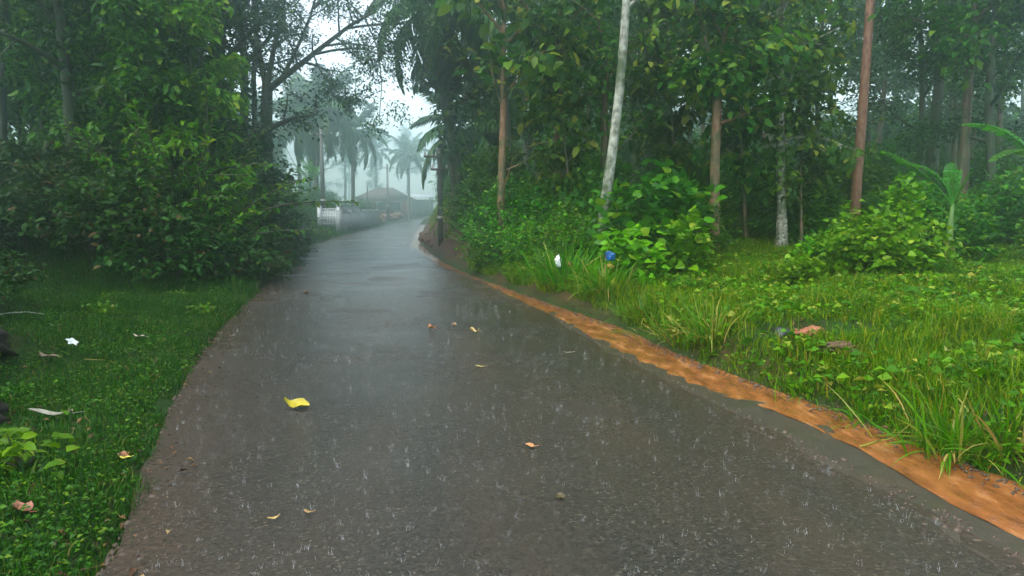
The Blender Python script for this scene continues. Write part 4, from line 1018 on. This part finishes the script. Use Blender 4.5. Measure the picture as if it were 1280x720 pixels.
# ------------------------------------------------------------------ poles, wires, wall, gate, house
M['concrete'] = plain('pole_concrete', (.20, .19, .17), .6, scale=5)
M['pole_dark'] = plain('pole_dark', (.09, .085, .07), .6, scale=5)
M['iron'] = plain('iron', (.10, .08, .07), .5)
M['ceramic'] = plain('ceramic', (.55, .52, .48), .3)
def upole(px, pyb, pyt, d, w, arms, label, mat='concrete'):
    b = at(px, pyb, d); b[2] = hz(b[0], d); t = at(px, pyt, d); h = t[2] - b[2]
    root = empty('utility_pole', b)
    mb = MB(); mb.box((0, 0, h / 2 - .15), (w, w * .8, h + .3), .2, taper=.72); mb.build('post', M[mat], root)
    for k, (pa, L) in enumerate(arms):
        za = at(px, pa, d)[2] - b[2]
        m2 = MB(); m2.box((0, -.08, za), (L, .06, .07), .12); ca = m2.build('crossarm', M['iron'], root)
        for s in ((-.45, 0, .45) if L > .8 else (-.4, .4)):
            m3 = MB(); m3.tube([(s * L * math.cos(.12), -.08 + s * L * math.sin(.12), za + .03), (s * L * math.cos(.12), -.08 + s * L * math.sin(.12), za + .09), (s * L * math.cos(.12), -.08 + s * L * math.sin(.12), za + .15)], [.03, .038, .022], 8)
            m3.build('insulator', M['ceramic'], ca)
    m4 = MB(); m4.box((0, -.01, h * .28), (w * 1.02, w * .84, .10), .2); m4.build('number_band', M['ceramic'], root)
    return tag(root, label, 'utility pole'), b, h
PA = upole(551, 318, 184, 23, .17, [(196, 1.0), (212, .55)], 'dark utility pole with two crossarms on the right bank at the bend', 'pole_dark')
PB = upole(405, 290, 160, 42, .26, [(168, 1.3)], 'tall utility pole standing in front of the white gate', 'pole_dark')
PC = upole(485, 266, 205, 68, .26, [(210, 1.3)], 'misty utility pole in front of the far house')
PD = upole(460, 280, 232, 54, .12, [], 'short thin post beside the compound wall')
def wire(a, b, sag, label, r=.008):
    a = np.array(a); b = np.array(b); t = np.linspace(0, 1, 20)
    p = a + (b - a) * t[:, None]; p[:, 2] -= sag * 4 * t * (1 - t)
    mb = MB(); mb.tube(p, r, 4, cap=False); o = mb.build('power_line', plain('wire', (.02, .02, .02), .5), None, True)
    return tag(o, label, 'power line')
ta = PA[1] + np.array((0, -.1, at(551, 194, 23)[2] - PA[1][2])); tb = PB[1] + np.array((0, -.1, at(405, 166, 42)[2] - PB[1][2])); tc = PC[1] + np.array((0, -.1, at(485, 208, 68)[2] - PC[1][2]))
wire(at(318, 60, 20), at(402, 236, 44), .1, 'upper of two thin wires slanting down behind the forked tree', .012)
wire(at(312, 96, 20), at(400, 262, 44), .1, 'lower of two thin wires slanting down behind the forked tree', .010)
wire(tb, tc, .5, 'misty line from the tall left pole to the pole by the house', .01)
wire(ta, tc + np.array((.4, 0, 0)), .4, 'line from the dark right pole into the mist', .009)

def wallmat(name, c, c2):
    m, nt, b = newmat(name)
    br = nt.nodes.new('ShaderNodeTexBrick'); br.inputs['Scale'].default_value = 2.2
    br.inputs['Color1'].default_value = (*c, 1); br.inputs['Color2'].default_value = (*c2, 1); br.inputs['Mortar'].default_value = (c[0] * .6, c[1] * .6, c[2] * .6, 1)
    v = coords(nt, 'Object'); mp = nt.nodes.new('ShaderNodeMapping'); mp.inputs['Rotation'].default_value = (R(90), 0, 0); nt.links.new(v, mp.inputs[0]); nt.links.new(mp.outputs[0], br.inputs['Vector'])
    n = noise(nt, 3, 4, .6, v); nt.links.new(mixc(nt, ramp(nt, n, [(.4, (0, 0, 0)), (.7, (.6, .6, .6))]), br.outputs['Color'], (.16, .17, .14)), b.inputs['Base Color'])
    b.inputs['Roughness'].default_value = .6
    return m
M['block'] = wallmat('block_wall', (.42, .46, .46), (.36, .40, .41))
M['white'] = plain('white_paint', (.78, .80, .80), .4, var=.06)
# compound wall following the road, left
root = empty('compound_wall', (0, 0, 0)); A0 = np.array(at(424, 288, 40)); B0 = np.array(at(471, 284, 56)); A0[2] = hz(A0[0], 40); B0[2] = hz(B0[0], 56)
root.location = A0; rv = B0 - A0; Lw = float(np.hypot(rv[0], rv[1])); root.rotation_euler = (0, 0, math.atan2(rv[1], rv[0]))
mb = MB(); mb.box((Lw / 2, 0, .45), (Lw, .2, 1.3)); mb.build('wall', M['block'], root)
mb = MB(); mb.box((Lw / 2, 0, 1.135), (Lw, .28, .07)); mb.build('coping', M['block'], root)
for k in range(6):
    mb = MB(); mb.box((Lw * k / 5, -.02, .52), (.3, .3, 1.5)); mb.build('pillar', M['block'], root)
mb = MB()
for k in range(26): mb.box((.3 + (Lw * .45) * k / 26, 0, 1.30), (.05, .05, .26))
mb.box((.3 + Lw * .225, 0, 1.455), (Lw * .45, .07, .05)); mb.build('balustrade', M['block'], root)
tag(root, 'grey block compound wall with balustrade along the left of the misty road', 'wall')
# white gate
g0 = np.array(at(400, 284, 41)); g0[2] = hz(g0[0], 41); g1 = np.array(at(424, 284, 41)); gw = g1[0] - g0[0]
root = empty('white_gate', g0); zt = at(400, 257, 41)[2] - g0[2]
for xx in (0, gw):
    mb = MB(); mb.box((xx, 0, zt / 2), (.20, .20, zt)); mb.box((xx, 0, zt + .04), (.27, .27, .08)); mb.build('gate_post', M['white'], root)
mb = MB()
for zz in (.25, zt * .55, zt * .84): mb.box((gw / 2, 0, zz), (gw - .22, .05, .07))
mb.build('rail', M['white'], root)
mb = MB()
for k in range(9): mb.box((gw / 2 + (k - 4) * (gw - .3) / 9, -.028, zt * .42), (.05, .02, zt * .72))
mb.build('picket', M['white'], root)
tag(root, 'white double-railed gate between two square posts behind the tall pole', 'gate')
# far house
M['plaster'] = plain('orange_plaster', (.52, .24, .14), .7, scale=2); M['roof'] = plain('tile_roof', (.11, .065, .05), .6, scale=4); M['glass'] = plain('dark_glass', (.03, .04, .045), .15)
hx0 = at(446, 258, 88); hx1 = at(506, 258, 88); W_ = hx1[0] - hx0[0]; zr = at(470, 240, 88)[2]; ze = at(470, 249, 88)[2]; gz = hz((hx0[0] + hx1[0]) / 2, 88)
root = empty('house', ((hx0[0] + hx1[0]) / 2, 91, gz)); He = ze - gz; Hr = zr - gz
mb = MB(); mb.box((0, 0, He / 2), (W_, 6, He)); wo = mb.build('wall', M['plaster'], root)
mb = MB(); a_, c_ = W_ / 2 + .6, 3.6
mb.add([(-a_, -c_, He), (a_, -c_, He), (a_, c_, He), (-a_, c_, He), (-a_ + 2.5, 0, Hr + .6), (a_ - 2.5, 0, Hr + .6)], tris=[(0, 4, 3), (1, 2, 5)], quads=[(0, 1, 5, 4), (2, 3, 4, 5), (0, 3, 2, 1)]); mb.build('roof', M['roof'], root)
for xx in (-W_ * .33, W_ * .02, W_ * .33):
    mb = MB(); mb.box((xx, -3.01, He * .55), (1.2, .06, 1.1)); w1 = mb.build('window', M['white'], root)
    mb = MB(); mb.box((xx, -3.05, He * .55), (1.0, .04, .9)); mb.build('pane', M['glass'], w1)
mb = MB(); mb.box((W_ * .18, -3.02, He * .42), (.95, .06, He * .8)); mb.build('door', M['roof'], root)
tag(root, 'low orange-walled house with brown tiled roof, fading in the mist', 'house')
# white roofed shed further right
c0 = at(521, 250, 100); root = empty('shed', (c0[0], 100, hz(c0[0], 100))); hs_ = at(521, 247, 100)[2] - root.location[2]
for sx in (-1, 1):
    for sy in (-1, 1):
        mb = MB(); mb.box((sx * 2, sy * 1.5, hs_ / 2), (.2, .2, hs_)); mb.build('post', M['concrete'], root)
mb = MB(); mb.add([(-2.6, -2, hs_), (2.6, -2, hs_), (2.6, 2, hs_ + .5), (-2.6, 2, hs_ + .5), (-2.6, -2, hs_ + .06), (2.6, -2, hs_ + .06), (2.6, 2, hs_ + .56), (-2.6, 2, hs_ + .56)], quads=[(0, 3, 2, 1), (4, 5, 6, 7), (0, 1, 5, 4), (1, 2, 6, 5), (2, 3, 7, 6), (3, 0, 4, 7)]); mb.build('roof', M['white'], root)
mb = MB(); mb.box((0, 1.5, hs_ * .45), (3.8, .12, hs_ * .9)); mb.build('wall', M['block'], root)
tag(root, 'small shed with pale sheet roof at the far turn of the road', 'shed')
# laterite stones along the far left verge
for k, (px, py, s) in enumerate(((482,279,.5),(489,277,.6),(497,276,.5),(476,281,.4),(503,274,.55))):
    x, y = gp(px, py); x -= .5
    crumple('laterite_rock', (x, y, hz(x, y) + .15), s * 1.2, s, s * .7, plain('laterite' + str(k), (.22, .11, .07), .7), 'mossy brown laterite rock heaped beyond the compound wall', 'rock', 40 + k)['group'] = 'laterite rocks beyond the compound wall'
for k, (px, d, s) in enumerate(((533, 27, .16), (528, 30, .2), (536, 25, .12), (524, 34, .22))):
    p = at(px, 258, d); x = float(fo(d)) + .25
    crumple('laterite_rock', (x, d, hz(x, d) + .05), s, s, s * .8, plain('laterite_r' + str(k), (.13, .065, .04), .7), 'red laterite rock jutting from the cut bank opposite the wall', 'rock', 50 + k)['group'] = 'laterite rocks in the cut bank'

mb = MB(); rs = np.random.default_rng(19)
Yp = 2.6 + 16 * rs.uniform(0, 1, 2600) ** 1.5; q_ = .25 + .75 * rs.random(2600)
Xp = np.where(q_ < .45, fr(Yp) - .25 * rs.random(2600) ** 2 + .1 * rs.random(2600), np.where(q_ < .75, fl(Yp) + .45 * rs.random(2600) ** 2, fo(Yp) + rs.normal(.03, .06, 2600)))
for x, y in zip(Xp, Yp):
    a, b2, c2 = rs.uniform(.003, .011, 3) * (1 + (rs.random() < .05) * 1.2); rr_ = rs.uniform(0, 3.1)
    ang = rr_ + np.arange(6) * pi / 3; z0 = max(hz(x, y), -.012) + .004
    ring = np.stack([x + np.cos(ang) * a * 1.4, y + np.sin(ang) * b2 * 1.4, np.full(6, z0)], 1) + rs.normal(0, .001, (6, 3))
    top = np.array([[x + rs.normal(0, .001), y, z0 + c2 * .9]]); bot = ring * 1.0; bot[:, 2] -= .006
    V = np.concatenate([ring, top, bot]); k = np.arange(6); k2 = (k + 1) % 6
    mb.add(V, tris=np.stack([k, k2, np.full(6, 6)], 1), quads=np.stack([k + 7, k2 + 7, k2, k], 1))
tag(mb.build('gravel', plain('pebbles', (.075, .048, .028), .5, var=.5, scale=40)), 'small pebbles and grit washed along the road edges', None, None, 'stuff')
# ------------------------------------------------------------------ rain splashes
mb = MB(); rs = np.random.default_rng(9)
n = 7000; Y = 2.4 + 24 * rs.uniform(0, 1, n) ** 1.5; t = rs.uniform(.02, .98, n); X = fl(Y) + (fr(Y) - fl(Y)) * t
for x, y in zip(X, Y):
    k = rs.integers(1, 6); s = .3 + 1.0 * rs.random() ** 2.2
    for j in range(k):
        a = rs.uniform(0, 6.28); ln = rs.uniform(.006, .034) * s * min(1.5, .6 + y * .12); r_ = .0009 * s; o = np.array((x + rs.normal(0, .007), y + rs.normal(0, .007), .0))
        tp = o + np.array((math.cos(a) * ln * .35, math.sin(a) * ln * .35, ln))
        v = [o + (r_, 0, 0), o + (-r_ * .5, r_ * .87, 0), o + (-r_ * .5, -r_ * .87, 0), tp]
        mb.add(v, tris=[(0, 1, 3), (1, 2, 3), (2, 0, 3)])
        if rs.random() < .6:
            q = tp + rs.normal(0, .004, 3); e = .0016 * s
            mb.add([q + (e, 0, 0), q + (-e, 0, 0), q + (0, e, 0), q + (0, -e, 0), q + (0, 0, e * 1.5), q + (0, 0, -e * 1.5)], tris=[(0, 2, 4), (2, 1, 4), (1, 3, 4), (3, 0, 4), (2, 0, 5), (1, 2, 5), (3, 1, 5), (0, 3, 5)])
m, nt, b = newmat('splash_water'); b.inputs['Base Color'].default_value = (.85, .9, .92, 1); b.inputs['Roughness'].default_value = .15; b.inputs['Alpha'].default_value = .33
tag(mb.build('rain_splashes', m), 'small splashes of rain jumping off the wet road', None, None, 'stuff').name = 'rain_splash'

# ------------------------------------------------------------------ haze
mb = MB(); mb.box((0, 70, 8.0), (330, 230, 18.5)); hz_o = None
m = bpy.data.materials.new('haze_air'); m.use_nodes = True; nt = m.node_tree; nt.nodes.clear()
out = nt.nodes.new('ShaderNodeOutputMaterial'); pv = nt.nodes.new('ShaderNodeVolumePrincipled')
pv.inputs['Color'].default_value = (.80, .97, .955, 1); pv.inputs['Density'].default_value = .0125; pv.inputs['Anisotropy'].default_value = .91
nt.links.new(pv.outputs[0], out.inputs['Volume'])
tag(mb.build('haze', m), 'pale rain haze filling the air', None, None, 'stuff')

# ------------------------------------------------------------------ light and camera
w = bpy.data.worlds.new('World'); scene.world = w; w.use_nodes = True; nt = w.node_tree
bg = nt.nodes['Background']; sky = nt.nodes.new('ShaderNodeTexSky'); sky.sky_type = 'NISHITA'; sky.sun_disc = False
SE, SR = R(58), R(-128)
sky.sun_elevation = SE; sky.sun_rotation = SR; sky.air_density = 1.0; sky.dust_density = 1.6; sky.ozone_density = 1.0
hs = nt.nodes.new('ShaderNodeHueSaturation'); hs.inputs['Saturation'].default_value = .42
nt.links.new(sky.outputs[0], hs.inputs['Color']); nt.links.new(hs.outputs[0], bg.inputs['Color']); bg.inputs['Strength'].default_value = .15
sd = bpy.data.lights.new('sun', 'SUN'); sd.energy = .8; sd.angle = R(40); sd.color = (1, .97, .92)
so = bpy.data.objects.new('sun', sd); COL.objects.link(so)
# sky sun_rotation 0 = +Y; lamp shines along -Z
import mathutils
dirv = mathutils.Vector((math.sin(SR) * math.cos(SE), math.cos(SR) * math.cos(SE), math.sin(SE)))
so.rotation_euler = dirv.to_track_quat('Z', 'Y').to_euler(); so.location = (0, 0, 40)

cd = bpy.data.cameras.new('camera'); cam = bpy.data.objects.new('camera', cd); COL.objects.link(cam)
cam.location = (0, 0, CH); cam.rotation_euler = (pi / 2 - PITCH, 0, 0)
cd.sensor_width = 36; cd.lens = 36 * F / 1280; cd.clip_start = .05; cd.clip_end = 2000
scene.camera = cam
scene.view_settings.view_transform = 'Standard'; scene.view_settings.look = 'None'; scene.view_settings.gamma = 1
scene.view_settings.use_curve_mapping = False; scene.view_settings.exposure = 1.7
cy_ = scene.cycles
cy_.max_bounces = 8; cy_.diffuse_bounces = 3; cy_.glossy_bounces = 2; cy_.transmission_bounces = 3; cy_.volume_bounces = 4; cy_.transparent_max_bounces = 6
cy_.use_denoising = True; cy_.caustics_reflective = False; cy_.caustics_refractive = False
cy_.sample_clamp_indirect = 4
